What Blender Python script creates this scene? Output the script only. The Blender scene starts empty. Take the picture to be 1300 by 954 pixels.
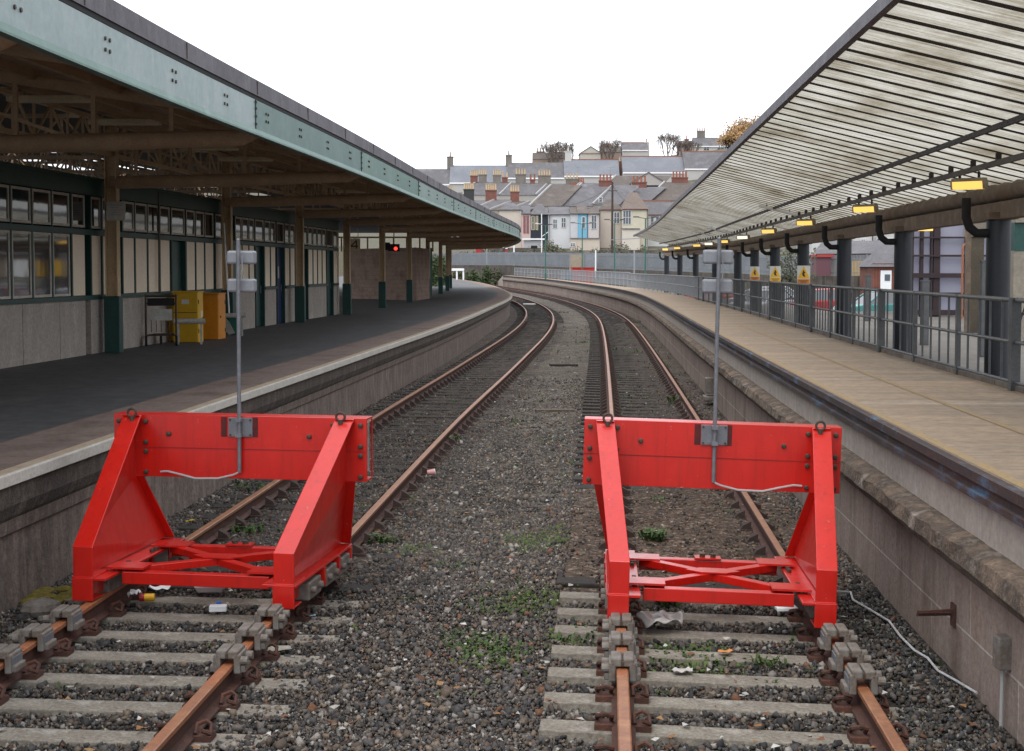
import bpy, math, random
import numpy as np
from mathutils import Vector, Matrix
R = math.radians
rnd = random.Random(7)
scene = bpy.context.scene
col = scene.collection
EYE = 2.6

# ------------------------------------------------------------------ mesh builder
class MB:
    def __init__(s): s.v = []; s.f = []; s.uv = {}
    def quad(s, a, b, c, d, uv=None):
        n = len(s.v); s.v += [tuple(a), tuple(b), tuple(c), tuple(d)]; s.f.append((n, n+1, n+2, n+3))
        if uv: s.uv[len(s.f)-1] = uv
    def poly(s, pts):
        n = len(s.v); s.v += [tuple(p) for p in pts]; s.f.append(tuple(range(n, n+len(pts))))
    def hexa(s, p):          # 8 corners: bottom ring 0-3 ccw, top ring 4-7
        n = len(s.v); s.v += [tuple(q) for q in p]
        for a in ((0,3,2,1),(4,5,6,7),(0,1,5,4),(1,2,6,5),(2,3,7,6),(3,0,4,7)): s.f.append(tuple(n+i for i in a))
    def box(s, c, d, rz=0, rx=0, ry=0):
        m = Matrix.Rotation(rz,3,'Z') @ Matrix.Rotation(ry,3,'Y') @ Matrix.Rotation(rx,3,'X')
        x,y,z = d[0]/2, d[1]/2, d[2]/2; c = Vector(c)
        s.hexa([c + m @ Vector(q) for q in ((-x,-y,-z),(x,-y,-z),(x,y,-z),(-x,y,-z),(-x,-y,z),(x,-y,z),(x,y,z),(-x,y,z))])
    def bar(s, p, q, w, h=None, up=(0,0,1)):
        h = h or w; p = Vector(p); q = Vector(q); d = (q-p).normalized(); up = Vector(up)
        if abs(d.dot(up)) > .97: up = Vector((0,1,0))
        sx = d.cross(up).normalized()*w/2; sz = sx.normalized().cross(d)*h/2
        s.hexa([p-sx-sz, p+sx-sz, q+sx-sz, q-sx-sz, p-sx+sz, p+sx+sz, q+sx+sz, q-sx+sz])
    def tube(s, pts, r, n=8, cap=True):
        pts = [Vector(p) for p in pts]; k = len(pts); rr = r if isinstance(r,(list,tuple)) else [r]*k
        ref = None; base = len(s.v)
        for i,p in enumerate(pts):
            t = (pts[min(i+1,k-1)]-pts[max(i-1,0)]).normalized()
            if ref is None:
                ref = Vector((0,0,1)) if abs(t.z) < .9 else Vector((1,0,0))
            a = t.cross(ref).normalized(); b = a.cross(t).normalized(); ref = b
            for j in range(n):
                th = 2*math.pi*j/n; s.v.append(tuple(p + (a*math.cos(th)+b*math.sin(th))*rr[i]))
        for i in range(k-1):
            for j in range(n):
                j2 = (j+1)%n; s.f.append((base+i*n+j, base+i*n+j2, base+(i+1)*n+j2, base+(i+1)*n+j))
        if cap:
            s.f.append(tuple(base+j for j in range(n))[::-1]); s.f.append(tuple(base+(k-1)*n+j for j in range(n)))
    def cyl(s, p, q, r, n=12): s.tube([p,q], r, n)
    def prism(s, prof, axis, a, b):   # 2-D outline extruded along an axis from a to b
        def P(u,v,w): return {'x':(w,u,v),'y':(u,w,v),'z':(u,v,w)}[axis]
        n = len(s.v); k = len(prof)
        s.v += [P(u,v,a) for u,v in prof] + [P(u,v,b) for u,v in prof]
        s.f.append(tuple(n+i for i in range(k))[::-1]); s.f.append(tuple(n+k+i for i in range(k)))
        for i in range(k): j=(i+1)%k; s.f.append((n+i,n+j,n+k+j,n+k+i))
    def ball(s, c, r, n=8, m=6, sc=(1,1,1)):
        b = len(s.v); c = Vector(c)
        for i in range(m+1):
            ph = math.pi*i/m
            for j in range(n):
                th = 2*math.pi*j/n
                s.v.append((c.x+r*sc[0]*math.sin(ph)*math.cos(th), c.y+r*sc[1]*math.sin(ph)*math.sin(th), c.z+r*sc[2]*math.cos(ph)))
        for i in range(m):
            for j in range(n):
                j2=(j+1)%n; s.f.append((b+i*n+j, b+(i+1)*n+j, b+(i+1)*n+j2, b+i*n+j2))
    def sweep(s, fn, ys, prof, closed=False, cap=True):
        """profile of (offset, height) carried along the plan curve x = fn(y)"""
        b = len(s.v); k = len(prof); L = 0; last = None
        pl = [0]
        for i in range(1,k): pl.append(pl[-1]+math.dist(prof[i],prof[i-1]))
        plc = pl[-1]+math.dist(prof[0],prof[-1]); Ls=[]
        for y in ys:
            x = fn(y); t = Vector((fn(y+.05)-fn(y-.05), .1)).normalized(); nx,ny = t.y,-t.x
            if last: L += math.dist(last,(x,y))
            last=(x,y); Ls.append(L); g = zg(y)
            for o,z in prof: s.v.append((x+nx*o, y+ny*o, z+g))
        m = len(ys)
        for i in range(m-1):
            for j in range(k if closed else k-1):
                j2=(j+1)%k; s.f.append((b+i*k+j, b+i*k+j2, b+(i+1)*k+j2, b+(i+1)*k+j))
                v2 = plc if (closed and j==k-1) else pl[j2]
                s.uv[len(s.f)-1] = [(Ls[i],pl[j]),(Ls[i],v2),(Ls[i+1],v2),(Ls[i+1],pl[j])]
        if closed and cap:
            s.f.append(tuple(b+j for j in range(k))); s.f.append(tuple(b+(m-1)*k+j for j in range(k))[::-1])
    def build(s, name, mat, parent=None, smooth=False, bevel=0, local=False):
        me = bpy.data.meshes.new(name); me.from_pydata(s.v, [], s.f)
        if s.uv:
            ul = me.uv_layers.new(name='UVMap')
            for p in me.polygons:
                c = s.uv.get(p.index)
                if c:
                    for li,t in zip(p.loop_indices,c): ul.data[li].uv = t
        me.materials.append(mat); o = bpy.data.objects.new(name, me); col.objects.link(o)
        if smooth:
            me.polygons.foreach_set('use_smooth',[True]*len(me.polygons)); me.set_sharp_from_angle(angle=R(40))
        if bevel:
            b = o.modifiers.new('bevel','BEVEL'); b.width = bevel; b.segments = 2; b.limit_method='ANGLE'
        if parent:
            o.parent = parent
            if not local and parent.type=='EMPTY' and 'w' in parent: o.matrix_parent_inverse = Matrix.Translation(parent.location).inverted()
        return o

def tag(o, label=None, cat=None, group=None, kind=None):
    if label: o['label']=label
    if cat: o['category']=cat
    if group: o['group']=group
    if kind: o['kind']=kind
    return o
def thing(name, label, cat, loc=(0,0,0), rot=(0,0,0), group=None, world=False):
    o = bpy.data.objects.new(name, None); o.empty_display_size=.2; col.objects.link(o); o.location=loc; o.rotation_euler=rot
    if world: o['w']=1
    return tag(o,label,cat,group)
def copy_tree(o, parent=None):
    c = o.copy(); col.objects.link(c)
    if parent: c.parent = parent
    for ch in list(o.children): copy_tree(ch, c)
    return c

# ------------------------------------------------------------------ plan curves (metres; camera at the origin looking along +Y, rail top = 0)
def spline(pts):
    X = np.array([p[0] for p in pts],float); Y = np.array([p[1] for p in pts],float); n=len(X); h=np.diff(X)
    A=np.eye(n); b=np.zeros(n)
    for i in range(1,n-1):
        A[i,i-1]=h[i-1]; A[i,i]=2*(h[i-1]+h[i]); A[i,i+1]=h[i]; b[i]=3*((Y[i+1]-Y[i])/h[i]-(Y[i]-Y[i-1])/h[i-1])
    c=np.linalg.solve(A,b)
    def f(x):
        if x<=X[0]: return float(Y[0]+(x-X[0])*((Y[1]-Y[0])/h[0]-h[0]*c[1]/3))
        if x>=X[-1]: return float(Y[-1]+(x-X[-1])*((Y[-1]-Y[-2])/h[-1]))
        i=int(np.searchsorted(X,x))-1; i=max(0,min(n-2,i)); d=x-X[i]
        bb=(Y[i+1]-Y[i])/h[i]-h[i]*(2*c[i]+c[i+1])/3; dd=(c[i+1]-c[i])/(3*h[i])
        return float(Y[i]+bb*d+c[i]*d*d+dd*d**3)
    tab=[f(-10+.05*i) for i in range(5600)]
    def q(x):
        u=(x+10)*20; i=int(u)
        if i<0 or i>5598: return f(x)
        return tab[i]+(tab[i+1]-tab[i])*(u-i)
    return q
def zg(y):   # the line climbs gently beyond the curve
    return 0. if y<85 else (4e-5*(y-85)**2 if y<205 else .576+.0096*(y-205))
def lerp(pts):
    X=[p[0] for p in pts]; Y=[p[1] for p in pts]
    return lambda x: float(np.interp(x,X,Y))
T1 = spline([(2,-3.06),(9,-2.645),(11,-2.53),(15.6,-2.25),(25,-1.66),(34,-.98),(44,-.25),(54,.45),(64,1.02),(75,1.44),(86,1.62),(96,1.55),(112,1.0),(133,-.5),(150,-2.1),(175,-4.9),(200,-8.2),(240,-14)])
T2 = spline([(2,1.0),(9,1.465),(10.3,1.555),(18,2.07),(26.3,2.6),(38,3.33),(50,4.05),(61,4.67),(72,5.2),(82,5.5),(90,5.58),(100,5.48),(116,4.9),(130,4.05),(145,2.75),(165,.5),(190,-2.7),(240,-9.5)])
PL = spline([(2,-4.55),(11,-3.98),(18.3,-3.5),(23,-3.15),(29,-2.72),(35,-2.28),(47,-1.52),(62,-.8),(74,-.27),(83,-.02),(90,.02),(97,-.1),(115,-.8),(141,-2.4),(161,-4.3),(184,-7.5),(215,-12.5)])
PR = spline([(2,2.7),(8,2.93),(11,3.08),(14.9,3.29),(21,3.64),(28.5,4.08),(39.7,4.76),(50,5.4),(60,5.98),(70,6.48),(79.5,6.82),(90,6.98),(100,6.92),(112,6.6),(124,6.05),(140,5.1),(154,4.0),(166,2.6),(178,.9),(191,-1.2)])
CL = spline([(2,-3.95),(10.4,-3.74),(15.4,-3.5),(19,-3.27),(26.3,-2.8),(35.3,-2.32),(44.3,-1.82),(52,-1.33),(61,-.78),(70,-.15),(78,.34),(84,.5),(90,.5),(97,.35),(110,-.15),(122,-.7)])
CR = spline([(2,2.55),(11.4,3.05),(16,3.35),(21.8,3.74),(30.4,4.33),(47.4,5.45),(62,6.45),(76.8,7.3),(90,7.85),(100,8.1)])
LC = spline([(2,-9.6),(19.4,-8.4),(27.5,-7.85),(35.6,-7.25),(43.4,-6.6),(51,-6.05),(59.5,-5.56),(69.5,-5.14),(81,-4.92),(93,-4.8),(105,-4.9),(120,-5.3)])
FA = lambda y: -8.33+.0736*(y-22.85)      # glazed front of the station building
def yr(a,b,st): 
    n=max(1,int(round((b-a)/st))); return [a+(b-a)*i/n for i in range(n+1)]
def frame_at(fn,y):
    t=Vector((fn(y+.05)-fn(y-.05),.1)).normalized(); return Vector((fn(y),y,zg(y))), Vector((t.x,t.y,0)), Vector((t.y,-t.x,0))
def off(fn,y,o,z):
    p,t,n=frame_at(fn,y); return Vector((p.x+n.x*o,p.y+n.y*o,p.z+z))

# ------------------------------------------------------------------ materials
IN=set('brown_soffit brown_steel tan_column_paint cream_fitting cream_panel window_frame_cream grey_precast_panel dark_green_paint platform_asphalt brown_blockwork brown_lagging navy_column_paint yellow_box orange_box grey_notice pale_panel white_plastic sign_yellow sign_white sign_orange blue_door dark_glass hall_roof_dark green_post'.split())
KOUT=.77
def kk_(name,*cols):
    k=1. if name in IN else KOUT
    return [None if c is None else tuple(x*k for x in c) for c in cols]
def nmat(name):
    m=bpy.data.materials.new(name); m.use_nodes=True; nt=m.node_tree; return m,nt,nt.nodes['Principled BSDF']
def N(nt,t,**k):
    n=nt.nodes.new(t)
    for a,b in k.items(): setattr(n,a,b)
    return n
def c4(c): return (*c,1)
def coords(nt, coord, scale):
    tc=N(nt,'ShaderNodeTexCoord'); mp=N(nt,'ShaderNodeMapping'); mp.inputs['Scale'].default_value=scale
    nt.links.new(tc.outputs[coord],mp.inputs['Vector']); return mp.outputs['Vector']
def noise(nt, vec, sc, det=6, rough=.6):
    n=N(nt,'ShaderNodeTexNoise'); n.inputs['Scale'].default_value=sc; n.inputs['Detail'].default_value=det; n.inputs['Roughness'].default_value=rough
    nt.links.new(vec,n.inputs['Vector']); return n.outputs['Fac']
def ramp(nt, fac, stops, interp='LINEAR'):
    r=N(nt,'ShaderNodeValToRGB'); r.color_ramp.interpolation=interp; e=r.color_ramp.elements
    while len(e)<len(stops): e.new(.5)
    for i,(p,c) in enumerate(stops): e[i].position=p; e[i].color=c4(c) if len(c)==3 else c
    nt.links.new(fac,r.inputs['Fac']); return r.outputs['Color']
def mixc(nt, fac, a, b, mode='MIX'):
    m=N(nt,'ShaderNodeMix',data_type='RGBA',blend_type=mode)
    for s,v in ((0,fac),(6,a),(7,b)):
        if isinstance(v,(int,float)): m.inputs[s].default_value=v
        elif isinstance(v,tuple): m.inputs[s].default_value=c4(v)
        else: nt.links.new(v,m.inputs[s])
    return m.outputs[2]
def bump(nt, bs, h, st, dist=.01):
    b=N(nt,'ShaderNodeBump'); b.inputs['Strength'].default_value=st; b.inputs['Distance'].default_value=dist
    nt.links.new(h,b.inputs['Height']); nt.links.new(b.outputs['Normal'],bs.inputs['Normal'])
def M(name, a, b=None, c=None, sc=3, rough=.7, bmp=.3, metal=0, stretch=(1,1,1), coord='Object', fine=.25, spec=.4, bd=.01, pos=(.3,.55,.75)):
    """weathered material: large noise between up to three colours, fine speckle on top"""
    m,nt,bs=nmat(name); b=b or tuple(x*.72 for x in a); a,b,c=kk_(name,a,b,c)
    v=coords(nt,coord,stretch); n1=noise(nt,v,sc)
    st=[(pos[0],a),(pos[1],b)]+([(pos[2],c)] if c else []); base=ramp(nt,n1,st)
    n2=noise(nt,coords(nt,coord,(1,1,1)),sc*9,4,.7)
    sp=ramp(nt,n2,[(.3,(1-fine,)*3),(.7,(1+fine*.4,)*3)])
    nt.links.new(mixc(nt,1.,base,sp,'MULTIPLY'),bs.inputs['Base Color'])
    bs.inputs['Roughness'].default_value=rough; bs.inputs['Metallic'].default_value=metal; bs.inputs['Specular IOR Level'].default_value=spec
    if bmp: bump(nt,bs,n2,bmp,bd)
    return m
def blocks(name, a, b, mortar, bw, bh, sc=2, ms=.012, rough=.85, stretch=(1,1,1), coord='UV', bmp=.5, offset=.5, streak=None):
    m,nt,bs=nmat(name); uv=coords(nt,coord,(1,1,1)); a,b,mortar=kk_(name,a,b,mortar)
    br=N(nt,'ShaderNodeTexBrick'); br.offset=offset; br.inputs['Scale'].default_value=1; br.inputs['Mortar Size'].default_value=ms
    br.inputs['Brick Width'].default_value=bw; br.inputs['Row Height'].default_value=bh; br.inputs['Mortar Smooth'].default_value=.3
    br.inputs['Color1'].default_value=c4(a); br.inputs['Color2'].default_value=c4(b); br.inputs['Mortar'].default_value=c4(mortar)
    nt.links.new(uv,br.inputs['Vector'])
    n=noise(nt,coords(nt,coord,stretch),sc); dirt=ramp(nt,n,[(.3,(.55,.5,.46)),(.52,(1,1,1)),(.75,(.8,.74,.68))])
    n2=noise(nt,coords(nt,coord,(1,1,1)),sc*12,4,.75); sp=ramp(nt,n2,[(.3,(.7,.7,.7)),(.7,(1.15,1.15,1.15))])
    cc=mixc(nt,1.,mixc(nt,1.,br.outputs['Color'],dirt,'MULTIPLY'),sp,'MULTIPLY')
    nt.links.new(cc,bs.inputs['Base Color']); bs.inputs['Roughness'].default_value=rough; bs.inputs['Specular IOR Level'].default_value=.25
    add=N(nt,'ShaderNodeMath',operation='SUBTRACT'); nt.links.new(n2,add.inputs[0]); nt.links.new(br.outputs['Fac'],add.inputs[1]); bump(nt,bs,add.outputs[0],bmp,.012)
    return m
def flat(name,c,rough=.6,metal=0,em=None,es=1,spec=.4):
    m,nt,bs=nmat(name); c,=kk_(name,c); bs.inputs['Base Color'].default_value=c4(c); bs.inputs['Roughness'].default_value=rough; bs.inputs['Metallic'].default_value=metal; bs.inputs['Specular IOR Level'].default_value=spec
    if em: bs.inputs['Emission Color'].default_value=c4(em); bs.inputs['Emission Strength'].default_value=es
    return m
def attrmat(name, rough=.85, sc=60):
    m,nt,bs=nmat(name); a=N(nt,'ShaderNodeAttribute',attribute_name='tint'); n=noise(nt,coords(nt,'Object',(1,1,1)),sc,3)
    nt.links.new(mixc(nt,1.,a.outputs['Color'],ramp(nt,n,[(.3,(.48,.48,.48)),(.7,(.84,.84,.84))]),'MULTIPLY'),bs.inputs['Base Color'])
    bs.inputs['Roughness'].default_value=rough; bs.inputs['Specular IOR Level'].default_value=.3; return m
red   = M('red_paint',(.54,.016,.009),(.47,.014,.009),(.58,.026,.015),sc=2.5,rough=.36,bmp=.05,fine=.12,spec=.55)
# worn red paint: faded patches, grime runs, chips down to rusty metal
rp_,nt,bs=nmat('red_paint_worn'); v=coords(nt,'Object',(1,1,1))
c0=ramp(nt,noise(nt,v,2.2,5),[(.3,(.52,.009,.004)),(.55,(.455,.008,.0035)),(.78,(.54,.016,.009))])
c1=mixc(nt,ramp(nt,noise(nt,coords(nt,'Object',(14,14,1.2)),1.6,5,.6),[(.52,(0,0,0)),(.75,(.55,.55,.55))]),c0,(.23,.010,.006))
c2=mixc(nt,ramp(nt,noise(nt,v,24,6,.7),[(.66,(0,0,0)),(.70,(1,1,1))]),c1,(.46,.10,.075))
c3=mixc(nt,ramp(nt,noise(nt,coords(nt,'Object',(1,1,1.4)),17,8,.75),[(.70,(0,0,0)),(.725,(1,1,1))]),c2,(.075,.035,.026))
nt.links.new(c3,bs.inputs['Base Color']); bs.inputs['Specular IOR Level'].default_value=.15; bs.inputs['Coat Weight'].default_value=.6; bs.inputs['Coat IOR'].default_value=1.8; bs.inputs['Coat Roughness'].default_value=.24
rr0=ramp(nt,noise(nt,v,6,4),[(.3,(.34,)*3),(.7,(.55,)*3)]); nt.links.new(rr0,bs.inputs['Roughness']); bump(nt,bs,noise(nt,v,40,3),.06,.005); red=rp_
steel = M('galvanised',(.25,.265,.29),(.19,.20,.225),sc=14,rough=.5,bmp=.1,metal=.25)
darkbolt=M('dark_bolt',(.07,.065,.06),(.11,.08,.06),sc=20,rough=.6,metal=.5)
greyiron=M('grey_casting',(.27,.265,.25),(.17,.135,.11),(.33,.32,.30),sc=9,rough=.65,bmp=.4)
rust  = M('rust',(.12,.047,.032),(.08,.036,.027),(.17,.065,.038),sc=9,rough=.85,bmp=.5,fine=.4)
rustbr= M('bright_rust',(.46,.18,.075),(.34,.115,.05),(.54,.25,.12),sc=12,rough=.6,bmp=.3,fine=.3)
railtop=M('rail_head_rust',(.40,.175,.075),(.28,.11,.05),(.46,.22,.10),sc=4,rough=.5,bmp=.2,spec=.6)
chairm= M('dark_chair_iron',(.075,.043,.033),(.05,.032,.027),sc=9,rough=.9,bmp=.5)
concr = M('sleeper_concrete',(.37,.34,.285),(.235,.205,.17),(.43,.40,.35),sc=4.5,rough=.9,bmp=.6,fine=.5)
timber= M('sleeper_timber',(.055,.043,.036),(.032,.027,.024),(.085,.068,.055),sc=5,rough=.9,bmp=.8,stretch=(1,5,1),fine=.5)
asph  = M('platform_asphalt',(.105,.104,.106),(.07,.07,.073),(.135,.13,.126),sc=.45,rough=.7,bmp=.3,fine=.45,stretch=(1,.5,1))
copm  = blocks('coping_slabs',(.26,.195,.165),(.235,.175,.15),(.17,.12,.10),1.2,3.,sc=1.2,ms=.01,bmp=.3)
nosing= M('worn_white_paint',(.66,.63,.58),(.58,.54,.48),(.38,.32,.27),sc=2.2,rough=.8,coord='UV',pos=(.3,.6,.82),fine=.25)
cream_edge=M('cream_line',(.52,.42,.29),(.44,.34,.24),(.33,.26,.2),sc=3,rough=.85,coord='UV',fine=.3)
wallL = M('dirty_platform_wall',(.37,.285,.24),(.17,.13,.11),(.47,.375,.325),sc=2.2,rough=.9,coord='UV',stretch=(2.2,.5,1),bmp=.6,fine=.4,bd=.02)
corbm = M('sooty_corbel',(.19,.15,.125),(.09,.072,.062),(.27,.215,.175),sc=2.5,rough=.95,coord='UV',stretch=(1.5,.6,1),bmp=.8,fine=.4,bd=.02)  # corbel colour, darker brown than the wall below it
wallR = blocks('platform_blockwork',(.40,.315,.275),(.33,.26,.225),(.56,.50,.45),2.1,.43,sc=1.6,ms=.010,stretch=(1.6,.5,1))
upst  = M('concrete_upstand',(.52,.455,.405),(.40,.345,.305),(.58,.53,.49),sc=1.6,rough=.9,coord='UV',stretch=(2.5,.6,1),bmp=.3)
ledgem= M('broken_stone_ledge',(.31,.22,.155),(.11,.083,.065),(.48,.40,.335),sc=2.6,rough=.95,coord='UV',bmp=1.,fine=.5,bd=.03)
blued = M('flaking_blue_steel',(.05,.04,.045),(.075,.042,.036),(.085,.15,.235),sc=3,rough=.7,coord='UV',stretch=(.6,2,1),pos=(.40,.54,.66),bmp=.5,fine=.5)
deckm = M('tan_deck',(.49,.355,.235),(.30,.23,.17),(.56,.445,.335),sc=.9,rough=.8,coord='UV',stretch=(1.5,.22,1),fine=.3,bmp=.25)
yline = M('faded_yellow_line',(.41,.28,.115),(.36,.26,.15),(.35,.26,.18),sc=3,rough=.8,coord='UV',fine=.3)
conc2 = M('concourse_concrete',(.20,.18,.16),(.15,.135,.12),sc=.7,rough=.85,fine=.3)
tarm  = M('tarmac',(.10,.10,.105),(.075,.075,.08),sc=.4,rough=.85)
greenF= M('faded_green_paint',(.175,.29,.255),(.12,.225,.19),(.245,.36,.325),sc=1.1,rough=.5,stretch=(1,1,.5),bmp=.08,fine=.14)
greenA= M('pale_faded_green',(.39,.47,.47),(.31,.40,.40),(.45,.52,.51),sc=1.1,rough=.5,stretch=(1,1,.5),bmp=.08,fine=.16)
greenB= M('deep_weathered_green',(.15,.25,.235),(.11,.20,.185),(.19,.30,.28),sc=1.1,rough=.5,stretch=(1,1,.5),bmp=.08,fine=.2)
greenC= M('light_weathered_green',(.28,.385,.355),(.22,.325,.295),(.33,.43,.40),sc=1.1,rough=.5,stretch=(1,1,.5),bmp=.08,fine=.16)
greenD= M('dark_green_paint',(.012,.062,.052),(.01,.048,.042),sc=2,rough=.45,bmp=.08)
roofed= M('grey_roof_edge',(.20,.19,.21),(.13,.12,.135),(.28,.27,.28),sc=1.2,rough=.75,stretch=(1,1,.3))
black = flat('black_gap',(.012,.012,.014),.8)
brownS= M('brown_steel',(.44,.31,.195),(.36,.25,.16),sc=4,rough=.6,bmp=.1)
tanC  = M('tan_column_paint',(.55,.40,.24),(.48,.345,.205),sc=3,rough=.5,bmp=.1)
soff  = M('brown_soffit',(.44,.315,.22),(.33,.23,.165),(.60,.46,.31),sc=1.2,rough=.85,stretch=(.6,3,1))
fitt  = M('cream_fitting',(.74,.64,.46),(.62,.52,.37),sc=4,rough=.6)
creamP= M('cream_panel',(.84,.72,.56),(.79,.67,.52),sc=1.6,rough=.55,fine=.1,bmp=.05)
creamF= M('window_frame_cream',(.62,.57,.50),sc=3,rough=.5,bmp=.05)
concP = M('grey_precast_panel',(.44,.385,.35),(.34,.30,.27),(.50,.445,.41),sc=2,rough=.9,stretch=(1,1,.35),fine=.3)
gm,nt,bs = nmat('dark_glass'); bs.inputs['Base Color'].default_value=(.018,.02,.024,1); bs.inputs['Roughness'].default_value=.04; bs.inputs['IOR'].default_value=1.95; bs.inputs['Specular IOR Level'].default_value=.6; glass=gm
bump(nt,bs,noise(nt,coords(nt,'Object',(1,1,1)),1.3,2),.05,.02)
blueD = flat('blue_door',(.02,.025,.11),.4)
navy  = M('navy_column_paint',(.014,.017,.024),(.010,.013,.019),sc=3,rough=.42,bmp=.08)
blockB= blocks('brown_blockwork',(.27,.185,.15),(.24,.165,.13),(.19,.135,.11),.45,.22,sc=1.2,ms=.012,coord='UV')
railm = M('grey_railing_paint',(.135,.14,.145),(.095,.10,.105),sc=5,rough=.55,bmp=.1,metal=.1)
railf = M('pale_galvanised_railing',(.40,.42,.45),(.33,.35,.38),sc=5,rough=.5,bmp=.1,metal=.1)
gutm  = M('brown_lagging',(.22,.165,.12),(.14,.105,.08),sc=5,rough=.9,bmp=.6)
ribm  = M('dark_glazing_bar',(.055,.042,.04),(.04,.033,.032),sc=8,rough=.6)
yellow= M('yellow_box',(.62,.36,.015),(.56,.32,.015),sc=3,rough=.45,bmp=.05,fine=.1)
orange= M('orange_box',(.62,.235,.012),(.55,.20,.012),sc=3,rough=.45,bmp=.05,fine=.1)
white = flat('white_plastic',(.72,.73,.74),.45)
wht2  = M('dirty_white',(.62,.60,.57),(.48,.46,.43),sc=20,rough=.7)
greyP = M('grey_lamp_box',(.29,.305,.34),(.25,.265,.295),sc=9,rough=.5,bmp=.05,fine=.15)
cable = flat('grey_cable',(.42,.42,.42),.5)
lampY = flat('lit_sodium_lamp',(.8,.5,.1),.4,em=(1,.58,.14),es=.78)
lampW = flat('lit_white_lamp',(.8,.75,.6),.4,em=(1,.9,.7),es=.8)
redL  = flat('lit_red_signal',(.6,.02,.01),.4,em=(1,.05,.03),es=1.5)
housing=flat('lamp_housing',(.34,.28,.18),.5)
signY = flat('sign_yellow',(.75,.42,.02),.4); signW=flat('sign_white',(.6,.59,.55),.5); signK=flat('sign_black',(.02,.02,.02),.5); signO=flat('sign_orange',(.62,.2,.02),.5)
stone = blocks('rubble_stone',(.16,.14,.125),(.12,.105,.095),(.075,.068,.06),.5,.22,sc=.8,ms=.02,coord='Object')
galv  = M('fence_galvanised',(.30,.32,.355),(.25,.27,.30),sc=.8,rough=.6,metal=.1,bmp=0)
greenP= flat('green_post',(.025,.115,.085),.45)
brick = blocks('red_brick',(.26,.095,.065),(.22,.08,.06),(.26,.22,.19),.225,.075,sc=.8,ms=.01,coord='Object')
tyre  = flat('tyre',(.02,.02,.02),.9)
leafG = M('leaf_green',(.075,.105,.032),(.05,.08,.025),(.11,.13,.05),sc=1.5,rough=.7,bmp=0)
leafD = M('leaf_dull',(.10,.105,.055),(.07,.075,.04),(.14,.125,.07),sc=1.5,rough=.8,bmp=0)
leafO = M('leaf_autumn',(.46,.28,.115),(.36,.21,.085),(.54,.36,.17),sc=.6,rough=.8,bmp=0)
bark  = M('bark',(.10,.08,.07),(.07,.055,.05),sc=6,rough=.95)
weedG = M('weed',(.07,.13,.025),(.05,.09,.02),(.13,.17,.05),sc=4,rough=.7,bmp=0)
moss  = M('moss',(.36,.27,.025),(.20,.16,.03),sc=20,rough=1,bmp=1)
# dirty wired glass that lets the sky glow through
wg,nt,bs = nmat('dirty_wired_glass')
v=coords(nt,'UV',(1,1,1)); n1=noise(nt,coords(nt,'UV',(.35,.8,1)),1.1,5,.62); n2=noise(nt,coords(nt,'UV',(9,.7,1)),1.5,4,.65); n3=noise(nt,v,26,3,.7)
d1=ramp(nt,n1,[(.34,(.50,.49,.455)),(.50,(.41,.395,.35)),(.62,(.29,.265,.215)),(.73,(.16,.14,.105))]); d2=ramp(nt,n2,[(.34,(.52,.48,.40)),(.56,(1,1,1))]); d3=ramp(nt,n3,[(.3,(.82,.8,.76)),(.6,(1,1,1))])
cc=mixc(nt,1.,mixc(nt,1.,d1,d2,'MULTIPLY'),d3,'MULTIPLY')
tr=N(nt,'ShaderNodeBsdfTranslucent'); df=N(nt,'ShaderNodeBsdfDiffuse'); ms=N(nt,'ShaderNodeMixShader'); ms.inputs[0].default_value=.25
nt.links.new(cc,tr.inputs['Color']); nt.links.new(cc,df.inputs['Color']); nt.links.new(tr.outputs[0],ms.inputs[1]); nt.links.new(df.outputs[0],ms.inputs[2])
nt.links.new(ms.outputs[0],nt.nodes['Material Output'].inputs['Surface'])
# ballast floor
bal,nt,bs = nmat('ballast_floor')
v=coords(nt,'Object',(1,1,1)); at_=N(nt,'ShaderNodeAttribute',attribute_name='tint')
vo=N(nt,'ShaderNodeTexVoronoi'); vo.inputs['Scale'].default_value=26; vo.inputs['Randomness'].default_value=1; nt.links.new(v,vo.inputs['Vector'])
sep=N(nt,'ShaderNodeSeparateColor'); nt.links.new(vo.outputs['Color'],sep.inputs[0])
sc_=ramp(nt,sep.outputs[0],[(0,(.45,.43,.42)),(.35,(.75,.70,.66)),(.6,(1.0,.9,.82)),(.85,(1.35,1.28,1.2)),(.965,(2.6,2.5,2.4))])
big=ramp(nt,noise(nt,v,.8,5),[(.3,(.75,.72,.7)),(.7,(1.2,1.18,1.15))])
green=ramp(nt,noise(nt,coords(nt,'Object',(1,.6,1)),1.7,6,.65),[(.60,(0,0,0)),(.72,(.65,.65,.65))])
c0=mixc(nt,1.,mixc(nt,1.,mixc(nt,1.,at_.outputs['Color'],sc_,'MULTIPLY'),big,'MULTIPLY'),(KOUT,KOUT,KOUT),'MULTIPLY')
nt.links.new(mixc(nt,green,c0,(.06,.07,.03)),bs.inputs['Base Color'])
bs.inputs['Roughness'].default_value=.92; bs.inputs['Specular IOR Level'].default_value=.2; bump(nt,bs,vo.outputs['Distance'],.9,.04)
stonem=attrmat('ballast_stones',.85,80)

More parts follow.
